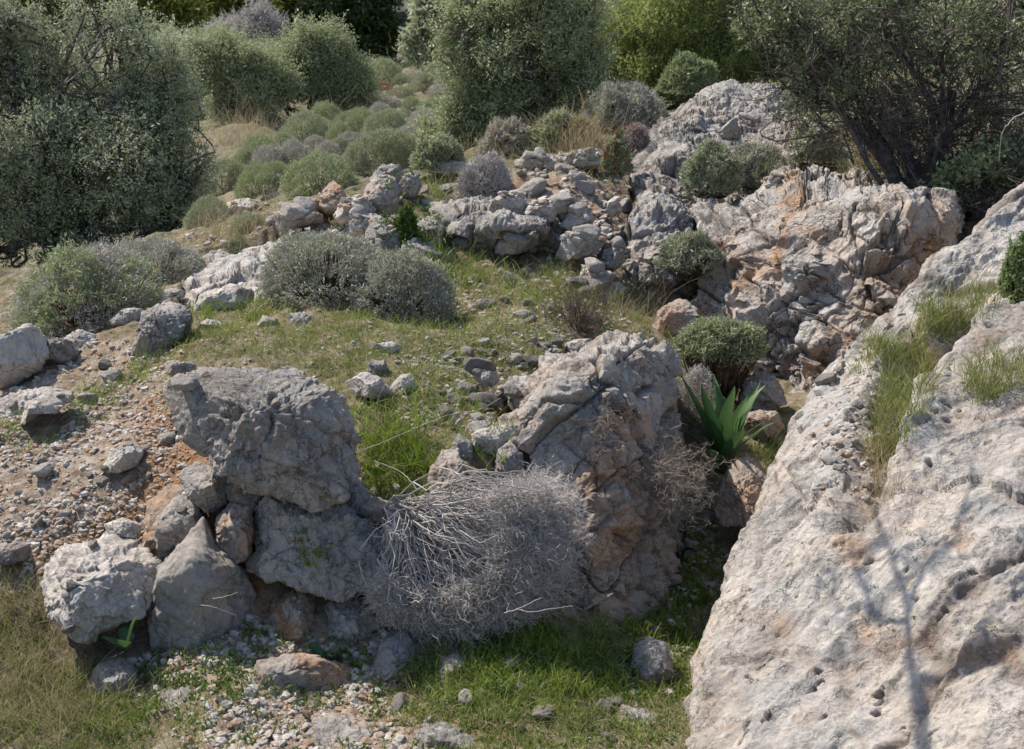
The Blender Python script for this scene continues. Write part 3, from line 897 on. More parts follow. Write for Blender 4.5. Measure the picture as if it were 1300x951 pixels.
B('largest grey boulder, deeply wrinkled, overhanging the front of the terrace',
  [(203, 487), (240, 468), (300, 462), (330, 458), (360, 466), (400, 490), (440, 510), (457, 545), (450, 580), (430, 625), (400, 641), (360, 632), (330, 612), (290, 596), (250, 570), (222, 535)],
  4.97, 0.58, 101, M_BOULD, 7, cell=0.3, lean=-0.02, rough=1.0, topcut=0.93, grow=1.05, facing=0.45)
B('rough grey boulder with green tufts, wedged under the largest boulder',
  [(310, 648), (345, 627), (380, 636), (430, 640), (470, 668), (493, 690), (480, 735), (440, 762), (410, 752), (360, 735), (322, 726), (308, 712), (328, 700)],
  4.88, 0.46, 102, M_BOULD, 7, cell=0.26, lean=0.10, rough=0.95, grow=1.03, facing=0.45)
B('angular pale grey and rust boulder jutting out low at the left',
  [(36, 724), (70, 705), (105, 694), (140, 674), (165, 690), (203, 730), (200, 755), (175, 778), (120, 805), (95, 795), (75, 768), (45, 748)],
  4.72, 0.5, 103, M_PALE, 6, cell=0.3, lean=0.35)
B('smooth dark grey upright stone below the rubble slope, dry twigs before it',
  [(205, 720), (232, 690), (255, 660), (270, 690), (300, 720), (318, 760), (322, 830), (260, 860), (205, 830), (198, 770)],
  4.78, 0.42, 104, M_DARK, 6, cell=0.5, rough=0.45, cuts=4)
B('standing grey stone with rust seam on the grassy slope, shaded face left',
  [(160, 448), (168, 425), (185, 398), (205, 380), (228, 388), (236, 405), (228, 428), (215, 442), (190, 452)], 6.75, 0.42, 105, M_BOULD, 6, lean=0.3)
B('pointed grey stone at the left edge of the photo',
  [(-12, 440), (8, 425), (28, 412), (48, 425), (52, 447), (40, 475), (18, 492), (-8, 490)], 6.55, 0.4, 106, M_PALE, 5, lean=0.2)
B('round grey stone right of the pointed one at the left edge', [(52, 440), (66, 430), (84, 432), (94, 446), (88, 462), (70, 467), (56, 458)], 6.75, 0.3, 107, M_BOULD, 5)
B('flat pale stone between the round stone and the big grey cushion', [(82, 430), (98, 419), (116, 424), (120, 440), (100, 446), (84, 442)], 7.0, 0.3, 108, M_PALE, 5)
B('low whitish rock at left edge below the pointed stone', [(-20, 520), (15, 500), (48, 492), (80, 500), (82, 512), (50, 522), (20, 540), (-20, 545)], 6.15, 0.45, 109, M_PALE, 5, lean=0.5)
B('low pale stone just right of the big cushion shrub', [(138, 405), (155, 393), (176, 392), (184, 402), (170, 412), (145, 414)], 7.3, 0.3, 110, M_PALE, 5)
B('small brown stone in the grass left of the largest boulder', [(203, 462), (220, 458), (245, 462), (243, 476), (215, 476)], 6.1, 0.25, 111, M_BROWN, 5)
B('grey wedge stone lying on the gravel above the low left boulder', [(128, 596), (140, 575), (165, 566), (178, 575), (172, 592), (150, 600)], 5.45, 0.3, 112, M_PALE, 5, lean=0.3)
B('grey slab stone with shaded front at the left on the gravel slope', [(8, 540), (30, 515), (55, 500), (85, 497), (82, 512), (50, 520), (25, 540)], 5.95, 0.35, 113, M_PALE, 5)
# wedged in the recess
B('earthy brown rock behind the smooth upright stone, stained by red soil', [(175, 640), (200, 610), (240, 620), (262, 660), (255, 720), (205, 740), (178, 700)], 5.15, 0.3, 188, M_RUST, 5)
B('brown rock low between the smooth upright stone and the red brown stone', box(300, 745, 345, 830, 12), 4.92, 0.3, 189, M_BROWN, 5)
B('dim brown rock below the rusty triangular stone', box(445, 690, 500, 780, 13), 5.0, 0.3, 190, M_BROWN, 5)
B('earthy filler stone added behind the wall boulders to keep the recess gaps dark', [(250, 640), (270, 600), (320, 600), (345, 650), (330, 720), (290, 735), (255, 700)], 5.12, 0.22, 181, M_BROWN, 5)  # added filler, so that no sunlit ground shows through the gaps
B('brown angular stone tucked under the left of the largest boulder', [(228, 600), (245, 588), (280, 600), (290, 615), (285, 640), (268, 650), (240, 632)], 5.05, 0.35, 114, M_BROWN, 5)
B('small rusty stone in the dark recess between two big boulders', [(284, 614), (310, 606), (340, 614), (340, 650), (300, 652)], 5.06, 0.25, 115, M_RUST, 5)
B('reddish stone left of the tufted boulder in the dark recess', [(270, 660), (290, 642), (312, 645), (320, 670), (318, 700), (295, 715), (272, 695)], 4.9, 0.3, 116, M_RUST, 5)
B('cracked pale stone on the slope corner above the smooth upright stone', [(200, 640), (225, 628), (250, 640), (252, 680), (248, 705), (225, 725), (205, 712), (200, 680)], 4.98, 0.35, 117, M_BROWN, 5)
B('grey stone with flat top beside the low left boulder', [(128, 668), (150, 660), (175, 668), (172, 684), (135, 684)], 5.0, 0.25, 118, M_PALE, 5)
B('red brown stone low under the tufted boulder', [(330, 800), (345, 765), (370, 750), (400, 758), (408, 790), (400, 828), (370, 832), (340, 822)], 4.78, 0.35, 119, M_RUST, 6, cell=0.25)
B('brown stone in shade below the right end of the tufted boulder', [(408, 770), (440, 762), (475, 768), (478, 800), (445, 825), (412, 815)], 4.8, 0.35, 120, M_BROWN, 5)
B('small grey stone beside the red brown stone', [(405, 740), (440, 750), (470, 745), (475, 770), (440, 775), (408, 765)], 4.98, 0.3, 121, M_DARK, 5)
B('rusty triangular stone between the tufted boulder and the dead shrub root', [(448, 640), (480, 632), (505, 645), (500, 690), (478, 680), (455, 665)], 5.1, 0.35, 122, M_RUST, 5)
B('grey stone pressed between the tufted boulder and the dead shrub', [(425, 625), (455, 610), (475, 640), (470, 665), (440, 650)], 5.12, 0.3, 123, M_DARK, 5)
B('low rusty flat stone at the bottom below the red brown stone', [(305, 862), (330, 843), (370, 836), (410, 840), (440, 856), (445, 880), (300, 885)], 4.45, 0.35, 124, M_RUST, 5)
B('flat grey stone half sunk in grass at the bottom left', [(112, 870), (120, 845), (145, 840), (165, 855), (172, 880), (115, 885)], 4.42, 0.3, 125, M_DARK, 5)
B('dark stone under the dead shrub, left one of two', [(472, 850), (485, 815), (510, 805), (528, 822), (525, 858), (490, 868)], 4.6, 0.3, 126, M_DARK, 5)
B('dark stone under the dead shrub, right one of two', [(540, 858), (550, 838), (580, 832), (595, 850), (585, 870), (550, 872)], 4.55, 0.3, 127, M_DARK, 5)
B('grey broken stone at the bottom of the trench grass', [(800, 860), (808, 825), (825, 813), (848, 822), (852, 855), (825, 868)], 4.62, 0.3, 128, M_BOULD, 5)
B('small dark stone left of the broken stone in the trench grass', [(772, 858), (780, 846), (796, 848), (798, 862), (778, 866)], 4.6, 0.2, 129, M_DARK, 4)
B('rust topped boulder lying in the trench under the broad leaved plant', [(910, 650), (915, 620), (930, 592), (955, 580), (978, 592), (985, 620), (965, 648), (940, 668), (918, 665)], 5.75, 0.4, 130, M_RUST, 6, cell=0.3)
# terrace edge stones
B('triangular brown faced stone at terrace edge left of rosette plant', [(546, 600), (560, 575), (580, 572), (590, 600), (588, 628), (565, 632), (545, 622)], 5.12, 0.3, 131, M_BROWN, 5)
B('dark grey stone behind the triangular brown faced one', [(572, 572), (582, 552), (598, 562), (602, 588), (590, 596)], 5.3, 0.25, 132, M_DARK, 5)
B('grey stone right of the rosette plant at the terrace edge', [(626, 612), (632, 575), (648, 560), (662, 578), (668, 612), (650, 622)], 5.25, 0.3, 133, M_BOULD, 5)
B('wide flat grey stone above the rosette plant', [(588, 560), (610, 545), (648, 540), (660, 560), (635, 578), (600, 575)], 5.4, 0.35, 134, M_PALE, 5)
B('grey white stone in the terrace grass right of the largest boulder', [(440, 485), (462, 473), (485, 482), (496, 498), (480, 506), (450, 500)], 5.75, 0.3, 135, M_PALE, 5)
B('brown and grey stone behind the pair beside the largest boulder', [(462, 470), (470, 458), (487, 458), (492, 472), (478, 482)], 6.0, 0.22, 136, M_BOULD, 5)
B('beige pointed stone in the terrace grass, right of the grey white one', [(496, 490), (508, 477), (520, 474), (530, 492), (515, 502), (500, 500)], 5.8, 0.22, 137, M_PALE, 5)
B('whitish stone alone in the upper terrace grass', [(475, 440), (490, 434), (508, 438), (508, 450), (485, 453), (476, 448)], 6.35, 0.22, 138, M_PALE, 5)
B('grey stone at the back right end of the terrace beside the block', [(714, 440), (728, 432), (752, 430), (750, 442), (725, 448)], 6.7, 0.22, 139, M_PALE, 5)
B('grey angular stone before the middle of the terrace, pale top', [(602, 480), (612, 468), (630, 472), (634, 486), (615, 492)], 5.9, 0.2, 140, M_DARK, 5)
B('lumpy grey stone left of the block', [(636, 495), (650, 480), (668, 478), (680, 492), (665, 505), (642, 506)], 5.85, 0.3, 141, M_PALE, 5)
B('low grey stone beside the block under a grass tuft', [(590, 545), (600, 535), (620, 532), (628, 545), (606, 552)], 5.5, 0.22, 142, M_DARK, 5)
# mid ground, around the hollow
B('upright brown grey boulder on the ledge, tallest of its row', [(458, 262), (462, 235), (478, 222), (500, 222), (506, 245), (500, 268), (480, 275)], 9.1, 0.5, 143, M_BROWN, 5)
B('rounded grey boulder just behind the upright brown grey one', [(470, 228), (485, 210), (505, 208), (515, 222), (508, 240), (480, 240)], 9.6, 0.5, 144, M_BOULD, 5)
B('beige boulder right of the upright brown grey one', [(505, 240), (515, 222), (528, 218), (534, 235), (525, 250), (508, 252)], 9.5, 0.4, 145, M_BROWN, 5)
B('pointed pale boulder with rusty right flank on the ledge', [(408, 262), (412, 240), (421, 225), (432, 238), (443, 255), (432, 268), (415, 270)], 9.2, 0.4, 146, M_RUST, 5)
B('small pinkish stone left of the pointed pale boulder', [(384, 262), (392, 253), (405, 253), (410, 265), (395, 268)], 9.3, 0.3, 147, M_RUST, 4)
B('smooth whitish grey stone before the upright brown grey boulder', [(422, 272), (432, 255), (452, 250), (470, 256), (476, 272), (455, 282), (430, 282)], 8.95, 0.4, 148, M_PALE, 5, rough=0.6)
B('long flat beige stone left on the ledge top', [(346, 285), (358, 270), (380, 265), (408, 270), (408, 282), (375, 288), (350, 292)], 9.1, 0.4, 149, M_BROWN, 5)
B('wide whitish stone under the smooth whitish grey one', [(445, 285), (460, 272), (485, 275), (490, 300), (465, 302), (448, 296)], 8.8, 0.4, 150, M_PALE, 5)
B('rounded rusty stone at the left end of the ledge', [(250, 335), (262, 322), (280, 316), (294, 325), (285, 340), (262, 345)], 8.9, 0.4, 151, M_BROWN, 5)
B('grey stone under left end of the ledge', [(204, 372), (215, 366), (230, 368), (228, 382), (210, 384)], 8.0, 0.3, 152, M_PALE, 5)
B('dark shaded rock at foot of the ledge right of the standing stone', [(240, 395), (260, 370), (290, 362), (318, 368), (316, 385), (290, 400), (255, 408)], 7.5, 0.4, 153, M_PALE, 5)
B('grey pointed stone before the round cushion with bare stems', [(360, 420), (370, 400), (385, 396), (404, 410), (404, 422), (380, 426)], 7.0, 0.28, 154, M_BOULD, 5)
B('flat grey stone just right of the pointed one before the round cushion', [(404, 415), (412, 406), (432, 408), (436, 420), (420, 424), (406, 422)], 7.0, 0.25, 155, M_DARK, 5)
B('rough brown stone in grass left of the pointed stone', [(325, 415), (335, 402), (350, 405), (352, 422), (335, 432)], 6.9, 0.25, 156, M_BROWN, 5)
B('small rusty white stone among grass blades below the ledge', [(250, 418), (262, 406), (278, 408), (282, 424), (262, 430)], 7.0, 0.25, 157, M_PALE, 5)
# steps left of the overhang
B('upper grey step stone left of the overhang', [(530, 310), (528, 285), (545, 272), (562, 285), (560, 310), (545, 318)], 8.75, 0.5, 158, M_BOULD, 5)
B('middle grey slab of the steps left of the overhang', [(508, 318), (520, 305), (545, 308), (562, 322), (555, 335), (525, 332)], 8.5, 0.5, 159, M_DARK, 5)
B('lowest long grey slab of the steps beside the dark green shrub', [(510, 345), (520, 327), (545, 330), (568, 348), (572, 362), (545, 362), (520, 355)], 8.2, 0.5, 160, M_DARK, 5)
B('shaded grey boulder under the upright brown grey boulder', [(462, 310), (470, 282), (500, 275), (515, 290), (510, 320), (485, 330)], 8.6, 0.5, 161, M_BOULD, 5)
# blocks lying on the lip of the overhang
B('largest loose block on the lip of the overhang, far left', [(622, 262), (635, 248), (660, 245), (672, 258), (665, 275), (640, 278), (626, 272)], 8.75, 0.4, 162, M_PALE, 5)
B('grey block with shaded front on the overhang lip, second from left', [(665, 272), (675, 258), (695, 252), (708, 262), (705, 280), (685, 285)], 8.7, 0.4, 163, M_PALE, 5)
B('tall narrow grey block in the middle of the overhang lip', [(705, 270), (708, 250), (722, 244), (732, 255), (728, 275), (714, 280)], 8.75, 0.35, 164, M_BOULD, 5)
B('rounded grey block at the right of the overhang lip', [(712, 285), (722, 270), (742, 265), (755, 278), (745, 292), (722, 292)], 8.65, 0.35, 165, M_PALE, 5)
B('wide tilted flat slab leaning at the right end of the overhang', [(705, 325), (715, 303), (745, 290), (768, 293), (766, 310), (745, 325), (720, 330)], 8.45, 0.35, 166, M_PALE, 5, rough=0.6)
B('beige pointed block among rubble right of the overhang lip', [(770, 265), (775, 256), (788, 253), (790, 268), (778, 275)], 9.3, 0.3, 167, M_PALE, 5)
B('pale block at the foot of the leaning flat slab', [(735, 358), (740, 340), (760, 335), (770, 350), (760, 366), (742, 368)], 8.2, 0.35, 168, M_PALE, 5)
B('grey step stone between leaning slab and dome foot', [(755, 330), (765, 315), (790, 312), (795, 330), (780, 342), (762, 340)], 8.5, 0.4, 169, M_BOULD, 5)
B('pink faced boulder at the lower left foot of the cliff', [(828, 425), (838, 395), (865, 378), (885, 392), (878, 420), (850, 438)], 7.75, 0.45, 170, M_RUST, 5)
B('dark grey boulder in shade at the foot of the cliff beside the stemmed shrub', [(940, 515), (945, 485), (965, 472), (990, 480), (998, 510), (975, 525), (950, 525)], 6.9, 0.4, 171, M_BROWN, 5)
B('brown boulder at the cliff foot right of the broad leaved plant', [(940, 545), (955, 525), (985, 522), (1000, 545), (985, 562), (955, 560)], 6.55, 0.35, 172, M_RUST, 5)
B('whitish grey slab stone lying on the big slab ledge below the grass', [(1072, 490), (1085, 479), (1115, 478), (1113, 495), (1090, 505), (1074, 500)], 5.62, 0.22, 173, M_PALE, 5)
B('beige stone on the big slab ledge, lowest of its pile', [(1030, 640), (1040, 600), (1062, 588), (1075, 605), (1070, 640), (1045, 655)], 4.88, 0.25, 174, M_PALE, 5, lean=0.3)
B('low white stone amid rubble on top of the furrowed dome', [(900, 175), (908, 164), (925, 163), (935, 175), (920, 183), (905, 182)], 10.9, 0.35, 175, M_PALE, 5)
B('reddish flat stone on the furrowed dome rubble', [(938, 157), (945, 152), (960, 153), (960, 160), (945, 162)], 11.1, 0.25, 176, M_RUST, 4)
B('large pale outcrop stone under the overhanging tree right of the green cushion', [(960, 250), (985, 215), (1010, 205), (1030, 225), (1020, 250), (985, 262)], 9.15, 0.5, 177, M_PALE, 5)
B('grey rounded stone in the field left behind the ledge', [(342, 232), (350, 222), (362, 220), (372, 226), (362, 234)], 12.5, 0.5, 178, M_PALE, 4)
B('pale flat rock in the field left of the grey rounded stone', [(278, 268), (290, 256), (315, 252), (328, 262), (310, 275), (285, 276)], 11.0, 0.6, 179, M_PALE, 5)
B('orange stone lying on gravel near the left edge', [(44, 603), (52, 594), (66, 595), (70, 604), (58, 611)], 5.5, 0.08, 180, rock_mat('orange_stone', rust=1.0, warm=1.0, lichen=0.05, scale=2.0), 4, rough=.6)
B('pale rock showing under the dark tree, upper of two behind the mossy shrub', box(1040, 150, 1095, 182, 5), 10.6, 0.5, 182, M_PALE, 5)
B('pale rock showing under the dark tree, lower of two beside the mossy shrub', box(1062, 185, 1110, 215, 6), 9.9, 0.5, 183, M_CLIFF, 5)
B('long low pale rock on the ridge left of the lilac grey dry shrub', box(540, 205, 600, 222, 7), 10.4, 0.4, 184, M_PALE, 5)
B('low beige rock on the ridge right of the lilac grey dry shrub', box(655, 196, 720, 218, 8), 10.4, 0.4, 185, M_PALE, 5)
B('jagged grey rock on the ridge under the grey skyline shrub', box(715, 190, 770, 214, 9), 10.5, 0.4, 186, M_PALE, 5)
B('low stone at the left edge below the gravel slope', box(-15, 690, 30, 715, 10), 4.95, 0.3, 187, M_BROWN, 5)
for lb, bx, Y, sd, m in [('grey rock sunk in the bottom strip of grass under the smooth upright stone', (185, 855, 290, 910), 4.3, 201, M_BOULD), ('rusty rock in the bottom strip below the dead shrub', (600, 842, 690, 892), 4.42, 202, M_DARK),
                          ('grey rock at the foot of the middle block, in shade', (700, 812, 775, 862), 4.68, 203, M_DARK), ('flat rock close to the bottom edge, centre left', (380, 890, 480, 945), 4.1, 204, M_BROWN),
                          ('rock in the dry grass of the bottom left corner', (25, 868, 110, 925), 4.25, 205, M_BROWN), ('broken rock close to the bottom edge, centre', (520, 898, 610, 955), 4.05, 206, M_BOULD),
                          ('pale rock close to the bottom edge beside the big slab', (770, 880, 850, 935), 4.2, 207, M_BOULD), ('brown stone wedged below the low left boulder', (120, 795, 195, 838), 4.74, 208, M_RUST)]:
    B(lb, box(*bx, sd), Y, 0.35, sd, m, 5, sink=0.075)
print('boulders done', time.time() - _T0)

# ------------------------------------------------------------------ ray helpers over what stands so far
DG = None
def fresh():
    global DG
    bpy.context.view_layer.update(); DG = bpy.context.evaluated_depsgraph_get()


def hit(px, py):
    r = ray(px, py)
    ok, loc, nor, _, ob, _ = SC.ray_cast(DG, (0, 0, 0), Vector(r).normalized())
    return (np.array(loc), np.array(nor), ob.name) if ok else (None, None, None)


def drop(x, y, z=3.0):
    ok, loc, nor, _, ob, _ = SC.ray_cast(DG, (x, y, z), (0, 0, -1))
    return (np.array(loc), np.array(nor), ob.name) if ok else (None, None, None)


def scatter(poly, n, rs, jit=0.12, nz=0.35, only=None, zmax=3.0):
    """points on the surfaces that the pixel region shows, each moved a little and dropped again"""
    poly = np.array(poly, float); lo, hi = poly.min(0), poly.max(0); out = []
    tries = 0
    while len(out) < n and tries < n * 6:
        tries += 1
        a = lo + (hi - lo) * rs.rand(2)
        if not in_poly(a[0], a[1], poly): continue
        l, nr, ob = hit(*a)
        if l is None: continue
        j = jit * max(1.0, l[1] / 7)
        l2, n2, ob2 = drop(l[0] + rs.normal() * j, l[1] + rs.normal() * j, zmax + l[2] * 0)
        if l2 is None or n2[2] < nz or abs(l2[2] - l[2]) > 0.6 * max(1, l[1] / 8): continue
        if only and not any(ob2.startswith(q) for q in only): continue
        out.append(np.concatenate([l2, n2]))
    return np.array(out).reshape(-1, 6)


fresh()
rs = np.random.RandomState(5)

# ------------------------------------------------------------------ loose stones one can count, and gravel nobody could
PROTO = []
for k in range(10):
    Vs, Fs = ico(4)
    p = stone_shape(Vs, 300 + k, cuts=11, keep=0.8)
    d, cv = rockdisp(p + k * 3, 0.45, 0.9, 310 + k)
    p = (p + Vs * d[:, None]) * np.array([1, 0.8, 0.62])
    me = new_mesh('loose_stone', p, Fs, None, True, {'crev': cv * 0.5}); PROTO.append((me, p[:, 2].min()))
SM = [M_PALE, M_BOULD, M_BROWN, M_RUST, M_PALE]
_pm = {}
def stone_mesh(k, m):
    if (k, m) not in _pm:
        me = PROTO[k][0].copy(); me.name = 'loose_stone'; me.materials.append(SM[m]); _pm[(k, m)] = me
    return _pm[(k, m)]


def stones(poly, n, lo, hi, label, group, mats, only=None, sink=0.3, nz=0.3):
    pts = scatter(poly, n, rs, 0.03, nz, only)
    for q in pts:
        s = lo * (hi / lo) ** (rs.rand() ** 1.6)
        k = rs.randint(10); m = mats[rs.randint(len(mats))]
        o = link('loose_stone', stone_mesh(k, m))
        o.scale = (s * (0.85 + .4 * rs.rand()), s * (0.85 + .4 * rs.rand()), s * (0.8 + .4 * rs.rand()))
        o.rotation_euler = (rs.normal() * 0.25, rs.normal() * 0.25, rs.rand() * 6.28)
        o.location = q[:3] + np.array([0, 0, s * (0.62 - sink) * 0.9])
        tag(o, label, 'stone', group)


stones(POLY_SCREE, 70, 0.018, 0.062, 'small grey or rusty stone lying loose on the gravel slope at the left', 'loose stones on the left gravel slope', [0, 0, 1, 2, 2, 3])
stones(POLY_RUBBLE, 48, 0.03, 0.10, 'loose pale stone in the rubble above the overhang', 'loose stones above the overhang', [0, 0, 0, 2, 4])
stones([(540, 440), (720, 430), (690, 500), (640, 550), (560, 560), (530, 480)], 50, 0.016, 0.070, 'loose grey stone in the thin grass left of the middle block', 'loose stones on the terrace', [0, 1, 1, 2])
stones([(580, 350), (740, 350), (760, 410), (700, 420), (600, 400)], 20, 0.025, 0.075, 'loose stone on the floor of the hollow under the overhang', 'loose stones in the hollow', [0, 1, 2])
stones([(870, 640), (930, 660), (900, 760), (850, 740)], 14, 0.015, 0.05, 'loose stone on the trench floor between block and slab', 'loose stones in the trench', [0, 1, 2], ['ground'])
stones([(1040, 480), (1110, 470), (1120, 560), (1090, 640), (1040, 600)], 16, 0.015, 0.05, 'loose pale stone heaped on the ledge of the big slab', 'loose stones on the slab ledge', [0, 0, 4, 2])
stones([(330, 270), (500, 260), (520, 300), (400, 320), (330, 330)], 18, 0.03, 0.10, 'loose pale stone on the layered ledge', 'loose stones on the ledge', [0, 0, 4, 2])
stones([(880, 150), (1010, 150), (1000, 200), (890, 200)], 12, 0.03, 0.10, 'loose whitish stone on the furrowed dome', 'loose stones on the dome', [0, 0, 4])
stones([(960, 215), (1100, 225), (1180, 250), (1000, 250)], 10, 0.03, 0.09, 'loose stone under the dark tree on the cliff top', 'loose stones on the cliff top', [0, 1, 2])
stones([(205, 640), (330, 600), (500, 640), (480, 800), (330, 820), (250, 700)], 10, 0.02, 0.07, 'small brown stone packed between the wall boulders', 'small stones in the boulder wall', [2, 3, 2, 1], ['ground'], 0.3, 0.05)


stones([(0, 715), (60, 715), (120, 800), (140, 861), (0, 861)], 10, 0.012, 0.04, 'small stone among the dry grass at the lower left', 'stones in the lower left grass', [1, 2, 2])
stones([(480, 200), (600, 205), (640, 240), (560, 260), (500, 230)], 10, 0.03, 0.08, 'loose stone on the grassy ridge left of the overhang', 'loose stones on the ridge', [0, 4, 2])


stones([(150, 840), (470, 830), (760, 830), (860, 861), (860, 945), (150, 945)], 18, 0.012, 0.05, 'stone half hidden in the grass along the bottom', 'stones in the bottom grass', [1, 2, 2, 0], ['ground'], 0.45)


def gravel(name, polys, mat, seed):
    r = np.random.RandomState(seed); bag = Bag()
    V1, F1 = ico(1)
    shp = [stone_shape(V1, 400 + k, cuts=7, keep=0.8) * np.array([1, .85, .65]) for k in range(12)]
    for poly, n, lo, hi, only in polys:
        q = scatter(poly, n, r, 0.05, 0.25, only)
        drift = fbm(q[:, :3] * np.array([2.2, 2.2, 0]), 3, seed) + 0.25 * r.normal(size=len(q)) if len(q) else []
        for a in q[drift > -0.14] if len(q) else []:
            s = lo * (hi / lo) ** (r.rand() ** 2)
            an = r.rand() * 6.28; c, sn = math.cos(an), math.sin(an)
            v = shp[r.randint(12)] * s * (0.8 + 0.4 * r.rand(3)); v = v @ np.array([[c, -sn, 0], [sn, c, 0], [0, 0, 1]])
            v[:, 2] += v[:, 0] * r.normal() * .3
            bag.add(v + a[:3] + np.array([0, 0, s * 0.10]), F1, np.full(len(v), r.rand() * (0.30 if only == ['ground', 'red'] else 1.0)))
    return tag(bag.build(name, mat, False), kind='stuff')


def gravel_mat():
    q = NT('gravel'); v = q.coords(False)
    c = q.ramp(q.attr('tint'), [(0.0, (0.26, 0.165, 0.11)), (0.15, (0.36, 0.255, 0.18)), (0.35, (0.41, 0.345, 0.285)), (0.6, (0.38, 0.355, 0.33)), (0.85, (0.47, 0.44, 0.40)), (1.0, (0.56, 0.53, 0.49))])
    c = q.mix(0.7, c, q.ramp(q.noise(v, 60, 5, 0.7), [(0.3, (0.6, 0.58, 0.55)), (0.7, (1.2, 1.2, 1.2))]), 'MULTIPLY')
    return q.done(q.bsdf(c, 0.9, q.bump(q.noise(v, 120, 4), 0.6, 0.006), 0.2))


gravel('gravel', [(POLY_SCREE, 11000, 0.004, 0.024, ['ground']), (POLY_RUBBLE, 1000, 0.010, 0.045, None),
                  ([(540, 430), (730, 425), (690, 500), (640, 550), (520, 540), (500, 470)], 1900, 0.005, 0.022, ['ground']), ([(240, 410), (330, 390), (560, 380), (720, 420), (640, 500), (450, 480), (240, 460), (60, 560), (0, 540)], 1300, 0.004, 0.018, ['ground']),
                  ([(560, 350), (780, 350), (800, 430), (680, 430), (560, 400)], 700, 0.008, 0.03, ['ground']),
                  ([(850, 600), (960, 600), (930, 720), (880, 860), (780, 861), (840, 740)], 420, 0.006, 0.03, ['ground']),
                  ([(1040, 470), (1130, 440), (1130, 560), (1090, 640), (1050, 600)], 420, 0.006, 0.022, ['bedrock']),
                  ([(230, 260), (530, 240), (520, 300), (400, 330), (240, 340)], 600, 0.010, 0.04, None),
                  ([(870, 150), (1020, 150), (1000, 205), (880, 200)], 350, 0.012, 0.04, None),
                  ([(960, 215), (1100, 225), (1190, 255), (1000, 255)], 350, 0.01, 0.04, None),
                  ([(200, 560), (500, 600), (490, 850), (200, 850)], 700, 0.006, 0.03, ['ground']), ([(185, 500), (215, 500), (240, 530), (300, 590), (260, 650), (200, 650), (180, 580)], 1500, 0.004, 0.018, ['ground', 'red']), ([(150, 820), (500, 810), (520, 850), (470, 880), (560, 970), (220, 970), (260, 890), (150, 870)], 2200, 0.005, 0.028, ['ground']), ([(20, 690), (200, 640), (210, 720), (60, 740)], 260, 0.005, 0.02, ['ground', 'red'])], gravel_mat(), 7)
print('stones done', time.time() - _T0)
# ------------------------------------------------------------------ vegetation materials
M_OLIVE = leaf_mat('olive_leaf', (0.19, 0.225, 0.10), (0.40, 0.43, 0.24), (0.47, 0.50, 0.36), 0.35)
M_OLIVE2 = leaf_mat('grey_green_leaf', (0.20, 0.24, 0.10), (0.40, 0.43, 0.22), (0.44, 0.47, 0.29), 0.35)
M_BROOM = leaf_mat('broom_leaf', (0.20, 0.26, 0.065), (0.44, 0.47, 0.17), None, 0.45)
M_DARKLEAF = leaf_mat('dark_leaf', (0.085, 0.115, 0.045), (0.22, 0.26, 0.11), (0.26, 0.29, 0.17), 0.3)
M_PINE = leaf_mat('pine_leaf', (0.11, 0.14, 0.02), (0.32, 0.32, 0.07), None, 0.35)
M_CONIFER = leaf_mat('conifer_leaf', (0.025, 0.045, 0.016), (0.07, 0.10, 0.03), None, 0.15)
M_CYP = leaf_mat('cypress_leaf', (0.04, 0.06, 0.01), (0.14, 0.17, 0.025), None, 0.15)
M_CUSH = leaf_mat('cushion_leaf', (0.19, 0.25, 0.10), (0.40, 0.45, 0.23), None, 0.35)
M_CUSHG = leaf_mat('cushion_grey_leaf', (0.24, 0.26, 0.16), (0.43, 0.42, 0.30), None, 0.25)
M_TWIG = leaf_mat('grey_twig', (0.34, 0.31, 0.28), (0.62, 0.585, 0.55), None, 0.2, 0.8, 0.1)
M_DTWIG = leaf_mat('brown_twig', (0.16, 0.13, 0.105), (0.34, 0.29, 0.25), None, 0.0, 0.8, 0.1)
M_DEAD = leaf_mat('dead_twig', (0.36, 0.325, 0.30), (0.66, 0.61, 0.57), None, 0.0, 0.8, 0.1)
M_DRY = leaf_mat('dry_grass', (0.25, 0.19, 0.10), (0.52, 0.43, 0.26), None, 0.3, 0.7)
M_GRASS = leaf_mat('grass_blade', (0.125, 0.17, 0.035), (0.29, 0.315, 0.085), None, 0.35)
M_VIVID = leaf_mat('fresh_grass_blade', (0.12, 0.19, 0.02), (0.28, 0.36, 0.055), None, 0.4)
M_HERB = leaf_mat('herb_leaf', (0.06, 0.115, 0.02), (0.16, 0.225, 0.05), None, 0.3)
M_SQUILL = leaf_mat('strap_leaf', (0.042, 0.105, 0.034), (0.085, 0.155, 0.05), None, 0.25, 0.45, 0.35)
M_RED = leaf_mat('rusty_twig', (0.22, 0.07, 0.03), (0.42, 0.16, 0.07), None, 0.2)
M_BARK = bark_mat('grey_bark', (0.055, 0.045, 0.038), (0.17, 0.145, 0.125))
M_STEM = bark_mat('brown_stem', (0.06, 0.042, 0.03), (0.17, 0.125, 0.09))


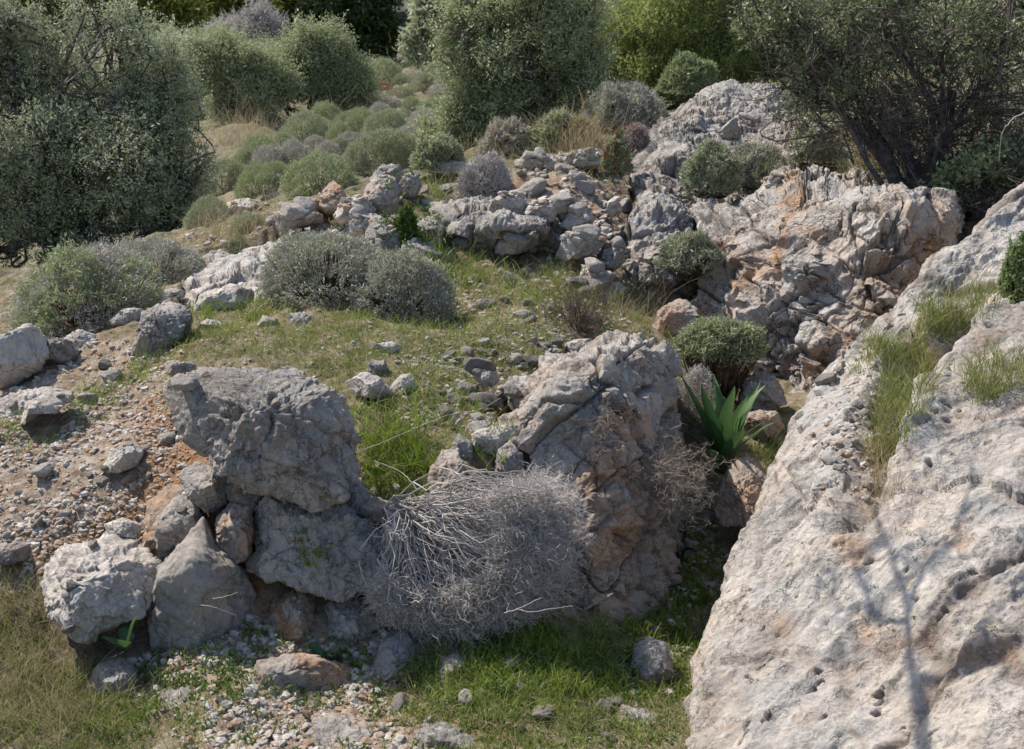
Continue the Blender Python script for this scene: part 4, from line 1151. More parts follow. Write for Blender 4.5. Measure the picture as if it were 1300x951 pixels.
# ------------------------------------------------------------------ grass and herbs (nobody could count them)
def blades(bag, pos, h, w, rs, lean=0.35, K=4, tuft=1):
    n = len(pos)
    d = unit(np.stack([rs.normal(size=n) * lean, rs.normal(size=n) * lean, np.ones(n)], 1))
    bend = np.stack([rs.normal(size=n), rs.normal(size=n), -np.abs(rs.normal(size=n)) * 0.5], 1) * 0.35
    hh = (h * (0.45 + 0.9 * rs.rand(n)))[:, None]
    side = unit(np.cross(d, unit(rs.normal(size=(n, 3)))))
    rows = []
    for k in range(K):
        t = k / (K - 1)
        c = pos + d * hh * t + bend * hh * t * t
        ww = w * (1 - t) ** 0.6 * (0.7 + 0.5 * t) if k < K - 1 else 0.0004
        rows.append(np.stack([c - side * ww, c + side * ww], 1))
    V = np.stack(rows, 1).reshape(-1, 3)
    idx = np.arange(n * K * 2).reshape(n, K, 2)
    F = np.stack([idx[:, :-1, 0], idx[:, :-1, 1], idx[:, 1:, 1], idx[:, 1:, 0]], -1).reshape(-1, 4)
    bag.add(V, F, np.repeat(rs.rand(n), K * 2))


def grass(name, mat, specs, seed):
    r = np.random.RandomState(seed); bag = Bag()
    for poly, clumps, per, spread, h, w, only in specs:
        q = scatter(poly, clumps, r, 0.08, 0.3, only)
        if not len(q): continue
        s = np.maximum(q[:, 1] / 6.5, 0.8)
        i = np.repeat(np.arange(len(q)), per)
        off = r.normal(size=(len(i), 3)) * spread * np.array([1, 1, 0]) * s[i][:, None]
        nr = q[i, 3:]
        off[:, 2] = -(off[:, 0] * nr[:, 0] + off[:, 1] * nr[:, 1]) / np.maximum(nr[:, 2], 0.4)
        sz = (0.6 + 0.8 * r.rand(len(q)))[i]
        blades(bag, q[i, :3] + off - np.array([0, 0, .008]), h * sz * s[i] ** 0.8, w * s[i][:, None] if False else w, r)
    return tag(bag.build(name, mat), kind='stuff')


def herbs(name, mat, specs, seed):
    """low leafy rosettes"""
    r = np.random.RandomState(seed); bag = Bag()
    for poly, n, per, size, only in specs:
        q = scatter(poly, n, r, 0.08, 0.2, only)
        if not len(q): continue
        i = np.repeat(np.arange(len(q)), per)
        a = r.rand(len(i)) * 6.28
        d = np.stack([np.cos(a), np.sin(a), 0.3 + r.rand(len(i)) * 1.2], 1)
        b = q[i, :3] + r.normal(size=(len(i), 3)) * size * 0.9 * np.array([1, 1, 0.3])
        b[:, 2] += np.abs(r.normal(size=len(i))) * size * .5
        V, F, T = leaves(b, d, size * (0.6 + 0.8 * r.rand(len(i))), size * 0.28, r, 0.12, 0.5)
        bag.add(V, F, T)
    return tag(bag.build(name, mat, False), kind='stuff')


TERR = [(240, 410), (330, 390), (450, 400), (560, 380), (720, 420), (700, 460), (640, 500), (560, 500), (450, 480), (400, 470), (330, 455), (240, 460), (150, 500), (60, 560), (0, 560), (0, 540), (80, 510), (170, 470)]
TERR2 = [(450, 470), (560, 500), (620, 540), (560, 570), (545, 640), (455, 640), (460, 560), (440, 520)]
HOLLOW = [(555, 340), (600, 350), (740, 350), (800, 360), (860, 430), (860, 470), (760, 430), (690, 400), (600, 400), (560, 380)]
TRENCH = [(770, 800), (870, 650), (900, 700), (905, 760), (880, 870), (600, 880), (520, 850), (620, 810)]
FIELD = [(240, 260), (290, 190), (420, 150), (500, 95), (600, 95), (600, 190), (540, 240), (470, 230), (380, 250), (330, 300), (270, 310)]
gr = ['ground']
BOT = [(130, 850), (240, 885), (215, 960), (560, 960), (480, 885), (530, 850), (620, 850), (780, 860), (880, 861), (875, 960), (100, 960)]
SPARSE = [(150, 820), (500, 810), (520, 850), (470, 880), (560, 970), (220, 970), (260, 890), (150, 870)]
LEFTB = [(0, 740), (130, 800), (140, 861), (140, 960), (-60, 960), (-60, 740)]
FAR1 = [(480, 78), (620, 78), (620, 100), (480, 100)]
grass('grass', M_GRASS, [
    (TERR, 1000, 13, 0.03, 0.045, 0.0016, gr), (TERR2, 130, 11, 0.025, 0.065, 0.0018, gr), (HOLLOW, 110, 12, 0.03, 0.07, 0.0018, gr),
    (LEFTB, 260, 12, 0.03, 0.09, 0.0018, gr), ([(960, 110), (1110, 190), (1110, 240), (1000, 240), (1000, 150)], 90, 11, .04, .07, .0024, None), ([(540, 160), (760, 160), (740, 210), (540, 225)], 150, 11, .05, .06, .0024, gr), (SPARSE, 70, 11, .03, .06, .0018, gr), (BOT, 480, 12, 0.03, 0.055, 0.0018, gr),
    ([(850, 440), (890, 470), (860, 520), (840, 480)], 40, 12, 0.03, 0.09, 0.002, gr), ([(960, 555), (1000, 560), (960, 640), (920, 600)], 40, 12, .03, .07, .002, gr),
    ([(520, 220), (600, 220), (600, 262), (520, 268)], 60, 10, 0.03, 0.04, 0.002, gr), ([(1080, 225), (1190, 240), (1200, 262), (1090, 262)], 60, 12, .03, .06, .002, None)], 21)
grass('fresh_grass', M_VIVID, [
    (TERR2, 90, 11, 0.025, 0.10, 0.0024, gr), (TRENCH, 420, 12, 0.028, 0.065, 0.0022, gr), (BOT, 230, 12, .03, .06, .002, gr), (TERR, 240, 11, .025, .055, .002, gr), (HOLLOW, 70, 11, .03, .08, .0022, gr), ([(230, 400), (250, 395), (255, 425), (235, 430)], 12, 14, .02, .10, .0024, gr),
    ([(285, 395), (320, 392), (320, 412), (285, 418)], 14, 13, .02, .08, .0024, gr), ([(440, 560), (540, 560), (545, 640), (455, 640)], 60, 12, .026, .11, .0025, gr),
    ([(555, 315), (600, 335), (640, 360), (560, 360)], 40, 12, .03, .10, .0025, None), ([(670, 355), (700, 360), (700, 390), (665, 385)], 20, 13, .03, .09, .0025, None),
    ([(640, 530), (668, 520), (672, 570), (650, 590)], 9, 9, .02, .10, .0024, None), ([(160, 475), (185, 465), (190, 490), (165, 495)], 16, 12, .02, .07, .0024, gr),
    ([(1120, 235), (1165, 240), (1160, 258), (1120, 255)], 30, 12, .03, .09, .0026, None), ([(525, 235), (560, 240), (560, 262), (525, 262)], 30, 10, .03, .05, .0024, gr),
    ([(235, 470), (160, 500), (60, 560), (0, 540), (100, 480)], 60, 12, .03, .04, .002, gr)], 22)
grass('dry_grass', M_DRY, [
    (TERR, 240, 9, 0.04, 0.05, 0.0011, gr), (TERR2, 50, 6, 0.04, 0.11, 0.0011, gr), (HOLLOW, 110, 10, 0.04, 0.10, 0.0012, gr), (POLY_SCREE, 60, 9, .03, .045, .001, gr),
    (LEFTB, 260, 12, 0.05, 0.12, 0.0011, gr), (BOT, 70, 9, .05, .09, .0011, gr), ([(960, 110), (1110, 190), (1110, 240), (1000, 240), (1000, 150)], 90, 11, .05, .12, .0018, None), ([(540, 160), (760, 160), (740, 210), (540, 225)], 150, 11, .06, .09, .002, gr),
    (FIELD, 200, 11, 0.05, 0.06, 0.002, gr), ([(470, 100), (600, 95), (600, 150), (480, 150)], 260, 10, .05, .05, .0028, gr), ([(250, 190), (330, 150), (345, 175), (290, 200)], 60, 14, .06, .16, .0025, gr),
    ([(390, 135), (450, 130), (450, 150), (400, 150)], 40, 12, .05, .14, .0035, gr), ([(270, 280), (330, 280), (320, 312), (275, 315)], 40, 12, .05, .12, .002, gr),
    ([(690, 140), (760, 130), (770, 190), (700, 200)], 40, 12, .06, .16, .002, gr),
    ([(800, 340), (850, 330), (850, 420), (800, 420)], 30, 10, .04, .14, .0012, None), ([(620, 180), (720, 170), (720, 200), (640, 205)], 50, 12, .06, .09, .002, gr)], 23)
grass('field_grass', M_OLIVE2, [(FIELD, 130, 10, 0.07, 0.05, 0.003, gr), ([(480, 180), (600, 180), (560, 215), (470, 215)], 140, 11, .05, .055, .0026, gr), (FAR1, 160, 12, .06, .06, .005, gr)], 24)
herbs('low_herbs', M_HERB, [
    (TRENCH, 420, 11, 0.019, gr), ([(440, 560), (540, 560), (545, 640), (455, 640)], 40, 11, 0.015, gr), (HOLLOW, 80, 11, .018, None), (TERR, 110, 8, .010, gr),
    (SPARSE, 70, 11, .018, gr), (BOT, 240, 10, .018, gr), ([(130, 800), (480, 800), (600, 840), (620, 870), (130, 880)], 90, 12, .022, gr), (LEFTB, 200, 9, .014, gr), ([(960, 110), (1110, 190), (1110, 240), (1000, 240), (1000, 150)], 60, 11, .022, None),
    ([(510, 270), (525, 265), (528, 300), (505, 310)], 60, 14, .024, None), ([(325, 660), (470, 660), (440, 740), (330, 720)], 9, 16, .010, None),
    ([(940, 560), (1000, 560), (950, 660), (905, 640)], 45, 11, .015, gr), ([(730, 195), (790, 200), (780, 240), (740, 230)], 30, 12, .022, None), ([(0, 640), (200, 600), (200, 700), (0, 700)], 30, 10, .011, gr),
    ([(1000, 620), (1250, 560), (1290, 860), (900, 860)], 26, 14, .008, None), ([(1080, 225), (1190, 240), (1260, 240), (1200, 270), (1090, 262)], 60, 12, .026, None)], 25)
print('grass done', time.time() - _T0)


# ------------------------------------------------------------------ cushion shrubs
def cushion_parts(rx, ry, rz, n, ln, seed, mats, gap=0.0, stems=60, bump=0.16, amount=(0.75, 0.25), wd=0.16, thick=0.004, freq=3.2, bald=True):
    """foliage shell of short leafy twigs over a fan of stems; (z = 0 is the ground)"""
    r = np.random.RandomState(seed)
    bags = []
    def shell(m, lo=0.80, hi=1.02):
        u = r.normal(size=(m, 3)); u[:, 2] = np.abs(u[:, 2]) * 1.1 - 0.25 * r.rand(m); u = unit(u)
        s = 1 + 0.16 * perlin(u * 1.25 + seed * 1.7, seed) + bump * 2.2 * fbm(u * freq * 0.7 + seed, 4, seed) + 0.09 * perlin(u * 7, seed)
        rr = s * (lo + (hi - lo) * r.rand(m) ** 0.5) * (1 + 0.10 * (r.rand(m) > 0.93))
        p = u * rr[:, None] * np.array([rx, ry, rz])
        p[:, 2] = rz * gap * 0.85 + (1 - gap * 0.85) * p[:, 2]
        return p, u
    for mat, frac, mode in mats:
        m = int(n * frac)
        p, u = shell(m, *((0.86, 1.06) if mode == 'patch' else (0.80, 1.02)))
        if mode == 'patch':            # one colour keeps to its own part of the dome
            k = perlin(u * 1.5, seed + 3) * 1.3 - 0.25 * u[:, 0] - 0.2 * u[:, 2] * 0 + 0.12 * r.normal(size=m) > -0.05
            p, u = p[k], u[k]
        k = fbm(u * 3.1 + seed, 3, seed + 6) > (-0.20 if bald else -9) - 0.1 * r.rand(len(u)); p, u = p[k], u[k]     # bald patches
        p[:, 2] = np.maximum(p[:, 2], 0.01)
        d = unit(u * np.array([1, 1, 0.8]) + 0.75 * r.normal(size=p.shape) + np.array([0, 0, .25]))
        b = Bag(); V, F, T = leaves(p - d * ln * 0.5, d, ln * (0.6 + 0.8 * r.rand(len(p))), ln * wd, r)
        b.add(V, F, T); bags.append((b, mat))
    sb = Bag()
    if stems:
        e, u = shell(stems, 0.9)
        a = r.normal(size=(stems, 3)) * np.array([rx, ry, 0]) * 0.12
        K = 5; t = np.linspace(0, 1, K)[None, :, None]
        pts = a[:, None] * (1 - t) + e[:, None] * t + np.stack([np.zeros((stems, K)), np.zeros((stems, K)), -0.12 * rz * np.sin(np.linspace(0, math.pi, K))[None] * np.ones((stems, 1))], -1)
        pts += r.normal(size=pts.shape) * 0.02 * rx * np.sin(np.linspace(0, math.pi, K))[None, :, None]
        V, F = tubes(pts, thick * (1.3 - np.linspace(0, 1, K))[None] * np.ones((stems, 1)), 3); sb.add(V, F, r.rand(len(V)))
        V2, F2 = None, None
    return bags, sb


def cushion(label, px, base, w, h, seed, mats, n=5000, ln=0.035, gap=0.0, stems=60, group=None, name='cushion_shrub', Y=None, stem_mat=None, deep=0.85, cat='shrub', **k):
    if Y is None:
        l, _, _ = hit(px, base)
        if l is None: l = P(px, base, 12)
    else:
        l = P(px, base, Y)
    sc = (l @ FWD) / FPX
    rx, rz = w * sc / 2, h * sc * 1.02
    c = l + np.array([0, rx * deep * 0.6, 0])
    g, _, _ = drop(c[0], c[1])
    c[2] = l[2] - 0.03 if Y is not None else min(l[2], g[2] if g is not None and abs(g[2] - l[2]) < .3 else l[2]) - 0.03
    rz += 0.03
    ob = empty(name, c, label, cat, group)
    bags, sb = cushion_parts(rx, rx * deep, rz, n, ln, seed, mats, gap, stems, **k)
    for b, m in bags:
        b.build('foliage' if 'twig' not in m.name else 'twigs', m, False, parent=ob)
    if stems: sb.build('stems', stem_mat or M_STEM, True, parent=ob)
    return ob


GREEN = [(M_CUSH, 0.8, ''), (M_TWIG, 0.2, '')]
MIX = [(M_CUSH, 0.5, 'patch'), (M_TWIG, 0.42, ''), (M_CUSHG, 0.3, '')]
GREY = [(M_TWIG, 0.75, ''), (M_CUSHG, 0.25, '')]
fresh()
cushion('wide green and grey cushion shrub at the left edge, lower of two', 108, 418, 195, 92, 1, [(M_CUSH, 0.75, 'patch'), (M_TWIG, 0.5, ''), (M_CUSHG, .2, '')], 34000, 0.030, wd=.10, stems=200, bump=.1)
cushion('grey cushion shrub behind the wide green and grey one at the left', 190, 362, 135, 52, 2, [(M_TWIG, 0.7, ''), (M_CUSHG, 0.4, ''), (M_CUSH, .1, 'patch')], 16000, 0.026, wd=.10, stems=120, bump=.1)
cushion('grey green dome shrub with bare stems showing under its right side, on the terrace', 412, 398, 170, 88, 3, [(M_CUSHG, 0.62, ''), (M_TWIG, 0.45, ''), (M_CUSH, .12, 'patch')], 24000, 0.024, 0.34, wd=.105, stems=260, bump=.09, thick=.005, Y=7.35)
cushion('lower grey shrub leaning on the right of the dome shrub, yellow green shoots inside', 508, 408, 135, 70, 4, [(M_CUSHG, 0.6, ''), (M_TWIG, 0.45, ''), (M_CUSH, .2, 'patch')], 18000, 0.026, 0.12, wd=.105, stems=160, bump=.12, Y=7.2)
cushion('grey round shrub on the skyline left of the furrowed dome', 797, 168, 108, 56, 5, [(M_TWIG, 0.62, ''), (M_CUSHG, 0.4, ''), (M_CUSH, .15, 'patch')], 15000, 0.04, wd=.10, stems=140, Y=11.6)
cushion('clean green rounded shrub on the skyline beside the broom thicket', 878, 114, 74, 38, 6, [(M_CUSH, 0.95, ''), (M_CUSHG, .2, '')], 9000, 0.05, wd=.105, stems=60, Y=13)
cushion('green cushion shrub rooted between furrowed dome and cliff, left half of a pair', 907, 248, 78, 58, 7, [(M_CUSH, 0.5, ''), (M_CUSHG, 0.5, ''), (M_TWIG, .25, '')], 15000, 0.034, 0.32, wd=.105, stems=120, Y=9.35)
cushion('grey cushion shrub against the right of the green one above the cliff', 962, 238, 85, 50, 8, [(M_TWIG, 0.6, ''), (M_CUSHG, 0.5, ''), (M_CUSH, .1, 'patch')], 14000, 0.034, 0.25, wd=.105, stems=120, Y=9.5)
cushion('small green shrub on dark stems in the cleft left of the cliff', 878, 352, 78, 52, 9, [(M_CUSHG, 0.5, ''), (M_CUSH, 0.25, ''), (M_TWIG, .2, '')], 7000, 0.034, 0.45, wd=.105, stems=140, Y=8.3)
cushion('green topped shrub on a tall bundle of dark bare stems above the broad leaved plant', 915, 520, 108, 108, 10, [(M_CUSH, 0.6, ''), (M_CUSHG, 0.35, '')], 9500, 0.03, 0.80, wd=.13, stems=340, thick=.0035, Y=6.85, bump=.12)
cushion('pale lilac grey dry shrub on the ridge behind the overhang', 614, 247, 70, 46, 11, [(M_DEAD, 1.0, '')], 9000, 0.05, wd=.045, stems=220, Y=9.7, thick=.003)
cushion('tiny shrub with brown flank on the rubble above the overhang', 782, 213, 36, 38, 12, [(M_CUSHG, 0.4, ''), (M_RED, 0.25, 'patch'), (M_CUSH, .4, '')], 4500, 0.04, wd=.1, stems=60, Y=9.9)
cushion('dry brown shrub under the grey round one at the dome edge', 808, 184, 36, 24, 13, [(M_RED, 0.25, ''), (M_TWIG, 0.7, '')], 3500, 0.045, wd=.06, stems=90, Y=10.9)
cushion('bright green shrub cut by the right edge of the photo, on the slab', 1302, 375, 60, 66, 14, [(M_CUSH, 0.9, ''), (M_HERB, .3, '')], 9000, 0.024, wd=.2, stems=60)
cushion('dark green leafy shrub growing out of the steps left of the overhang', 516, 312, 30, 44, 15, [(M_HERB, 1.0, '')], 2600, 0.045, wd=.25, stems=40, Y=8.55)
cushion('dark mossy shrub under the hanging branches above the cliff', 1035, 200, 60, 42, 16, [(M_OLIVE2, 0.6, ''), (M_TWIG, .5, '')], 6000, 0.045, wd=.15, stems=80, Y=9.9)
cushion('half hidden grey green shrub at the trench end behind the block', 880, 540, 60, 66, 17, [(M_TWIG, 0.9, '')], 6000, 0.03, wd=.05, stems=160, Y=6.5, thick=.0025, name='dry_shrub')

cushion('dull green shrub at the left foot of the tall olive bush', 556, 200, 62, 34, 18, [(M_OLIVE2, .6, ''), (M_CUSHG, .4, '')], 6500, 0.05, 0.1, wd=.12, stems=60)
cushion('straw and grey shrub at the middle foot of the tall olive bush', 645, 192, 70, 40, 19, [(M_TWIG, .6, ''), (M_DRY, .35, ''), (M_CUSHG, .2, '')], 6500, 0.055, 0.1, wd=.07, stems=90)
cushion('low olive shrub between the tall olive bush and the grey skyline shrub', 706, 184, 66, 44, 20, [(M_OLIVE2, .6, ''), (M_DRY, .15, ''), (M_CUSHG, .3, '')], 6500, 0.055, 0.1, wd=.1, stems=60)
cushion('yellowish dry tussock left of the grey skyline shrub', 738, 188, 34, 34, 21, [(M_DRY, .7, ''), (M_CUSH, .2, '')], 3500, 0.08, 0.0, wd=.04, stems=40)

# the field behind the ledge: copies of four kinds, each its own object
KIND = {}
for key, mats, nm in (('green', [(M_CUSH, 0.9, ''), (M_TWIG, .15, '')], 'foliage'), ('olive', [(M_CUSHG, 0.6, ''), (M_CUSH, 0.4, '')], 'foliage'), ('grey', [(M_TWIG, 0.75, ''), (M_CUSHG, .35, '')], 'twigs'), ('red', [(M_RED, 1.0, '')], 'twigs')):
    bags, sb = cushion_parts(0.5, 0.5, 0.5, 12000, 0.036, 40 + len(KIND), mats, 0.10, 50, wd=.14, thick=.006, bump=.08, bald=False)
    ob = empty('cushion_shrub', (0, 0, -500), 'x', 'shrub')
    for b, m in bags: b.build('foliage' if 'twig' not in m.name else 'twigs', m, False, parent=ob)
    sb.build('stems', M_STEM, True, parent=ob)
    KIND[key] = [ob, False]


def field_cushion(kind, px, base, w, h, label, seed, group=None):
    l, _, _ = hit(px, base)
    if l is None: return
    sc = (l @ FWD) / FPX
    ob, used = KIND[kind]
    o = copy_tree(ob) if used else ob
    KIND[kind][1] = True
    r = random.Random(seed)
    sx = w * sc * 1.15
    o.location = l + np.array([0, sx * 0.3, -0.04]); o.scale = (sx, sx * 0.9, h * sc * 2.5)
    o.rotation_euler = (0, 0, r.random() * 6.28)
    o['label'] = label
    if group: o['group'] = group
    elif 'group' in o: del o['group']


FC = [('green', 328, 205, 52, 26, 'vivid green mound left of the mound with an orange patch, in the field'),
      ('green', 309, 214, 36, 20, 'small green mound tucked under the vivid green one in the field'),
      ('grey', 343, 218, 44, 28, 'dull mound bearing a small orange patch, between green mounds'),
      ('green', 326, 250, 54, 34, 'green mushroom shaped mound on dark stems, nearest in the left field'),
      ('green', 347, 228, 40, 20, 'flat green mound just behind the green mushroom shaped one'),
      ('olive', 280, 244, 66, 34, 'wide dark olive mound with brown dead base, right of the big olive tree'),
      ('green', 243, 250, 32, 26, 'green mound half under the right side of the big olive tree'),
      ('olive', 262, 285, 54, 30, 'dull olive mound beside the big olive tree foot'),
      ('olive', 385, 180, 60, 30, 'olive mound with grey foot in the middle of the field'),
      ('green', 411, 158, 44, 22, 'green mound before the pale back thicket, left'),
      ('green', 430, 186, 36, 24, 'bright green round mound right of the olive mound with grey foot'),
      ('olive', 441, 162, 32, 18, 'olive mound before the pale back thicket, right'),
      ('grey', 442, 196, 34, 24, 'grey twiggy mound right of the bright green round mound'),
      ('green', 402, 245, 86, 40, 'broad pale green mound behind the ledge boulders, largest in the field'),
      ('grey', 372, 214, 46, 30, 'grey twiggy mound between green mounds, left of the broad pale green one'),
      ('olive', 478, 216, 80, 42, 'large olive mound right behind the upright boulder'),
      ('olive', 502, 200, 54, 30, 'grey olive mound just behind the large olive mound'),
      ('grey', 450, 215, 36, 26, 'bluish grey mound left of the large olive mound'),
      ('olive', 316, 292, 50, 20, 'flattened dull mound left of the ledge top stones'),
      ('green', 302, 316, 40, 16, 'low green mound at the left end of the ledge'),
      ('red', 478, 119, 36, 13, 'rusty red mound far up the field'),
      ('green', 484, 106, 50, 24, 'fresh green bush behind the rusty red mound'),
      ('green', 553, 146, 42, 18, 'green mound left of the tall grey green bush'),
      ('grey', 541, 160, 44, 18, 'grey mound below the green one, left of the tall bush'),
      ('green', 522, 138, 24, 13, 'small vivid green mound in the far dry grass')]
for k, a in enumerate(FC):
    field_cushion(*a, 500 + k)
FAR = [('olive', 489, 168, 52, 24), ('green', 457, 168, 44, 24), ('olive', 538, 142, 22, 12), ('grey', 567, 137, 26, 12), ('olive', 514, 152, 24, 12), ('olive', 540, 104, 22, 10), ('green', 550, 93, 24, 11), ('olive', 572, 99, 32, 13), ('olive', 508, 124, 32, 12), ('olive', 535, 114, 36, 12), ('grey', 560, 121, 32, 12),
       ('olive', 588, 109, 30, 12), ('grey', 494, 134, 30, 10), ('grey', 483, 146, 28, 14), ('olive', 470, 180, 30, 16), ('grey', 462, 190, 30, 18), ('olive', 405, 172, 34, 18), ('grey', 520, 176, 34, 16), ('olive', 575, 130, 30, 13), ('grey', 590, 122, 26, 11), ('olive', 360, 190, 34, 18), ('olive', 430, 198, 40, 20), ('grey', 415, 200, 30, 18), ('olive', 508, 108, 30, 12), ('grey', 528, 100, 24, 9),
       ('olive', 425, 168, 28, 14), ('grey', 468, 158, 30, 15), ('olive', 500, 160, 34, 17), ('grey', 398, 190, 30, 16), ('olive', 515, 166, 30, 14), ('olive', 362, 206, 32, 18), ('grey', 304, 232, 34, 20), ('olive', 365, 232, 36, 20), ('grey', 480, 128, 26, 11), ('olive', 468, 136, 28, 12), ('olive', 555, 108, 26, 10)]
for k, (kd, a, b, w, h) in enumerate(FAR):
    field_cushion(kd, a, b, w, h, {'olive': 'small dull olive mound, one of the many in the far field', 'green': 'small green mound, one of the many in the far field', 'grey': 'small grey twiggy mound, one of the many in the far field'}[kd], 700 + k, {'olive': 'dull olive mounds in the far field', 'green': 'green mounds in the far field', 'grey': 'grey mounds in the far field'}[kd])
print('cushions done', time.time() - _T0)


# ------------------------------------------------------------------ trees and bushes
def tree(name, label, cat, root, Y, lobes, seed, leaf, twigs=4000, per=14, ln=0.05, wd=0.2, twl=0.25, depth=0.8, bark=None, trunk=0.07, up=0.35, limbs=1, bare=0, group=None, branch_every=8, core=0.45, spread=0.7, base_z=None):
    """trunk, limbs to every lobe, twigs with leaves through the volume of the lobes (lobes in photo pixels at distance Y)"""
    r = np.random.RandomState(seed)
    rt = P(root[0], root[1], Y)
    g, _, on = drop(rt[0], rt[1], 8.0)
    if g is not None: rt[2] = g[2] - 0.05
    if base_z is not None: rt[2] = base_z
    ob = empty(name, rt, label, cat, group)
    C_, R_ = [], []
    for l in lobes:
        dy = l[4] if len(l) > 4 else 0.0
        c = P(l[0], l[1], Y + dy); sc = (c @ FWD) / FPX
        C_.append(c - rt); R_.append(np.array([l[2] * sc, (l[2] + l[3]) / 2 * sc * depth, l[3] * sc]))
    # every lobe breaks up into smaller ones, so that the outline is ragged
    for j in range(len(C_)):
        for q in range(10):
            u_ = unit(r.normal(size=3) + np.array([0, -0.2, 0.25])); f_ = r.uniform(0.20, 0.50)
            C_.append(C_[j] + u_ * R_[j] * r.uniform(0.72, 1.16)); R_.append(R_[j] * f_ * np.array([1, 1, 1.15]))
        R_[j] = R_[j] * 0.70
    C_, R_ = np.array(C_), np.array(R_)
    vol = R_[:, 0] * R_[:, 2]; pk = vol / vol.sum(); nl = len(lobes)
    li = r.choice(len(C_), twigs, p=pk)
    u = unit(r.normal(size=(twigs, 3)))
    rad = (core + (1 - core) * r.rand(twigs) ** 0.7) * (1 + 0.75 * fbm(u * 2.0 + li[:, None] * 7, 3, seed))
    tip = C_[li] + u * rad[:, None] * R_[li]
    k = tip[:, 2] > 0.03; tip, u, li = tip[k], u[k], li[k]
    # gaps: whole clumps of twigs left out
    k = fbm(tip * (1.6 / max(0.25, R_.mean())), 3, seed + 4) > -0.07; tip, u, li = tip[k], u[k], li[k]
    wisp = r.rand(len(tip)) > 0.78
    tip = tip + u * (wisp * 0.22 * r.rand(len(tip)))[:, None] * R_[li] + np.array([0, 0, 1.0]) * (wisp * 0.12 * up)[:, None] * R_[li]
    d = unit(u * 0.7 + spread * r.normal(size=u.shape) + np.array([0, 0, up]))
    m = len(tip)
    i = np.repeat(np.arange(m), per); t = np.tile(np.linspace(0.05, 1.0, per), m)
    base = tip[i] + d[i] * (t * twl * 1.0)[:, None] - d[i] * twl * 0.5 + r.normal(size=(len(i), 3)) * twl * 0.05
    ld = unit(d[i] * 0.8 + 0.75 * r.normal(size=(len(i), 3)))
    b = Bag(); Vv, Ff, T = leaves(base, ld, ln * (0.6 + .8 * r.rand(len(i))), ln * wd, r)
    T = np.clip(T * 0.65 + np.repeat(np.repeat(r.rand(m), per), 4) * 0.35, 0, 1)
    b.add(Vv, Ff, T); b.build('crown', leaf, False, parent=ob)
    # limbs
    bark = bark or M_BARK
    tb = Bag(); lb = Bag()
    top = C_[np.argsort(-C_[:, 2])[0]] * np.array([.35, .35, .45])
    K = 7; tt = np.linspace(0, 1, K)
    for q in range(limbs if limbs > 1 else 1):
        e = top if q == 0 else C_[r.randint(len(C_))] * 0.55
        st = np.array([r.normal() * trunk * 1.5 * (limbs > 1), r.normal() * trunk * 1.5 * (limbs > 1), 0])
        pth = st + tt[:, None] * (e - st) + r.normal(size=(K, 3)) * trunk * 0.5 * tt[:, None]
        Vv, Ff = tubes(pth[None], (trunk * (1.15 - 0.7 * tt))[None], 8); tb.add(Vv, Ff)
    tb.build('trunk', bark, True, parent=ob)
    sub = r.choice(m, max(1, m // branch_every), replace=False)
    starts = []; ends = []; rr = []
    for j in range(len(C_)):
        f = 0.35 + 0.5 * r.rand()
        s = (top * f if r.rand() < .6 else np.zeros(3)) if j < nl else C_[(j - nl) // 10] * r.uniform(.6, 1)
        pth = s + tt[:, None] * (C_[j] - s) + np.sin(tt * math.pi)[:, None] * r.normal(size=3) * 0.12 * np.linalg.norm(C_[j]) + r.normal(size=(K, 3)) * 0.02 * np.linalg.norm(C_[j]) * tt[:, None]
        Vv, Ff = tubes(pth[None], (trunk * (0.55 - 0.38 * tt) * (1.0 if j < nl else 0.30))[None], 6); lb.add(Vv, Ff)
        mine = sub[li[sub] == j]
        if len(mine):
            a = pth[r.randint(3, K, len(mine))]; e = tip[mine]
            K2 = 5; t2 = np.linspace(0, 1, K2)[None, :, None]
            pp = a[:, None] * (1 - t2) + e[:, None] * t2 + r.normal(size=(len(mine), K2, 3)) * 0.045 * np.linalg.norm(R_[j]) * np.sin(t2 * math.pi)
            Vv, Ff = tubes(pp, np.linspace(1, 0.3, K2)[None] * trunk * 0.11 * np.ones((len(mine), 1)), 3); lb.add(Vv, Ff)
    if bare:                          # leafless twigs inside and under the crown
        j = r.choice(len(C_), bare, p=pk)
        s = C_[j] * (0.25 + 0.75 * r.rand(bare))[:, None] + r.normal(size=(bare, 3)) * R_[j] * 0.3
        pp = grow(s, unit(r.normal(size=(bare, 3)) + np.array([0, 0, -.1]) + unit(C_[j]) * .8), 0.25 + 0.5 * r.rand(bare), 6, r, 0.28)
        ok = pp[:, :, 2].min(1) > 0.02; pp = pp[ok]
        Vv, Ff = tubes(pp, np.linspace(1, 0.25, 6)[None] * (0.0022 + 0.005 * r.rand(len(pp)) ** 2)[:, None], 3); lb.add(Vv, Ff)
        s2, d2, _, _ = sprout(pp, bare * 3, r, 0.2, 1.0, 0.9)
        p2 = grow(s2, d2, 0.12 + 0.2 * r.rand(len(s2)), 4, r, 0.25)
        Vv, Ff = tubes(p2, np.linspace(1, 0.3, 4)[None] * 0.0022 * np.ones((len(p2), 1)), 3); lb.add(Vv, Ff)
    lb.build('branches', bark, True, parent=ob)
    return ob


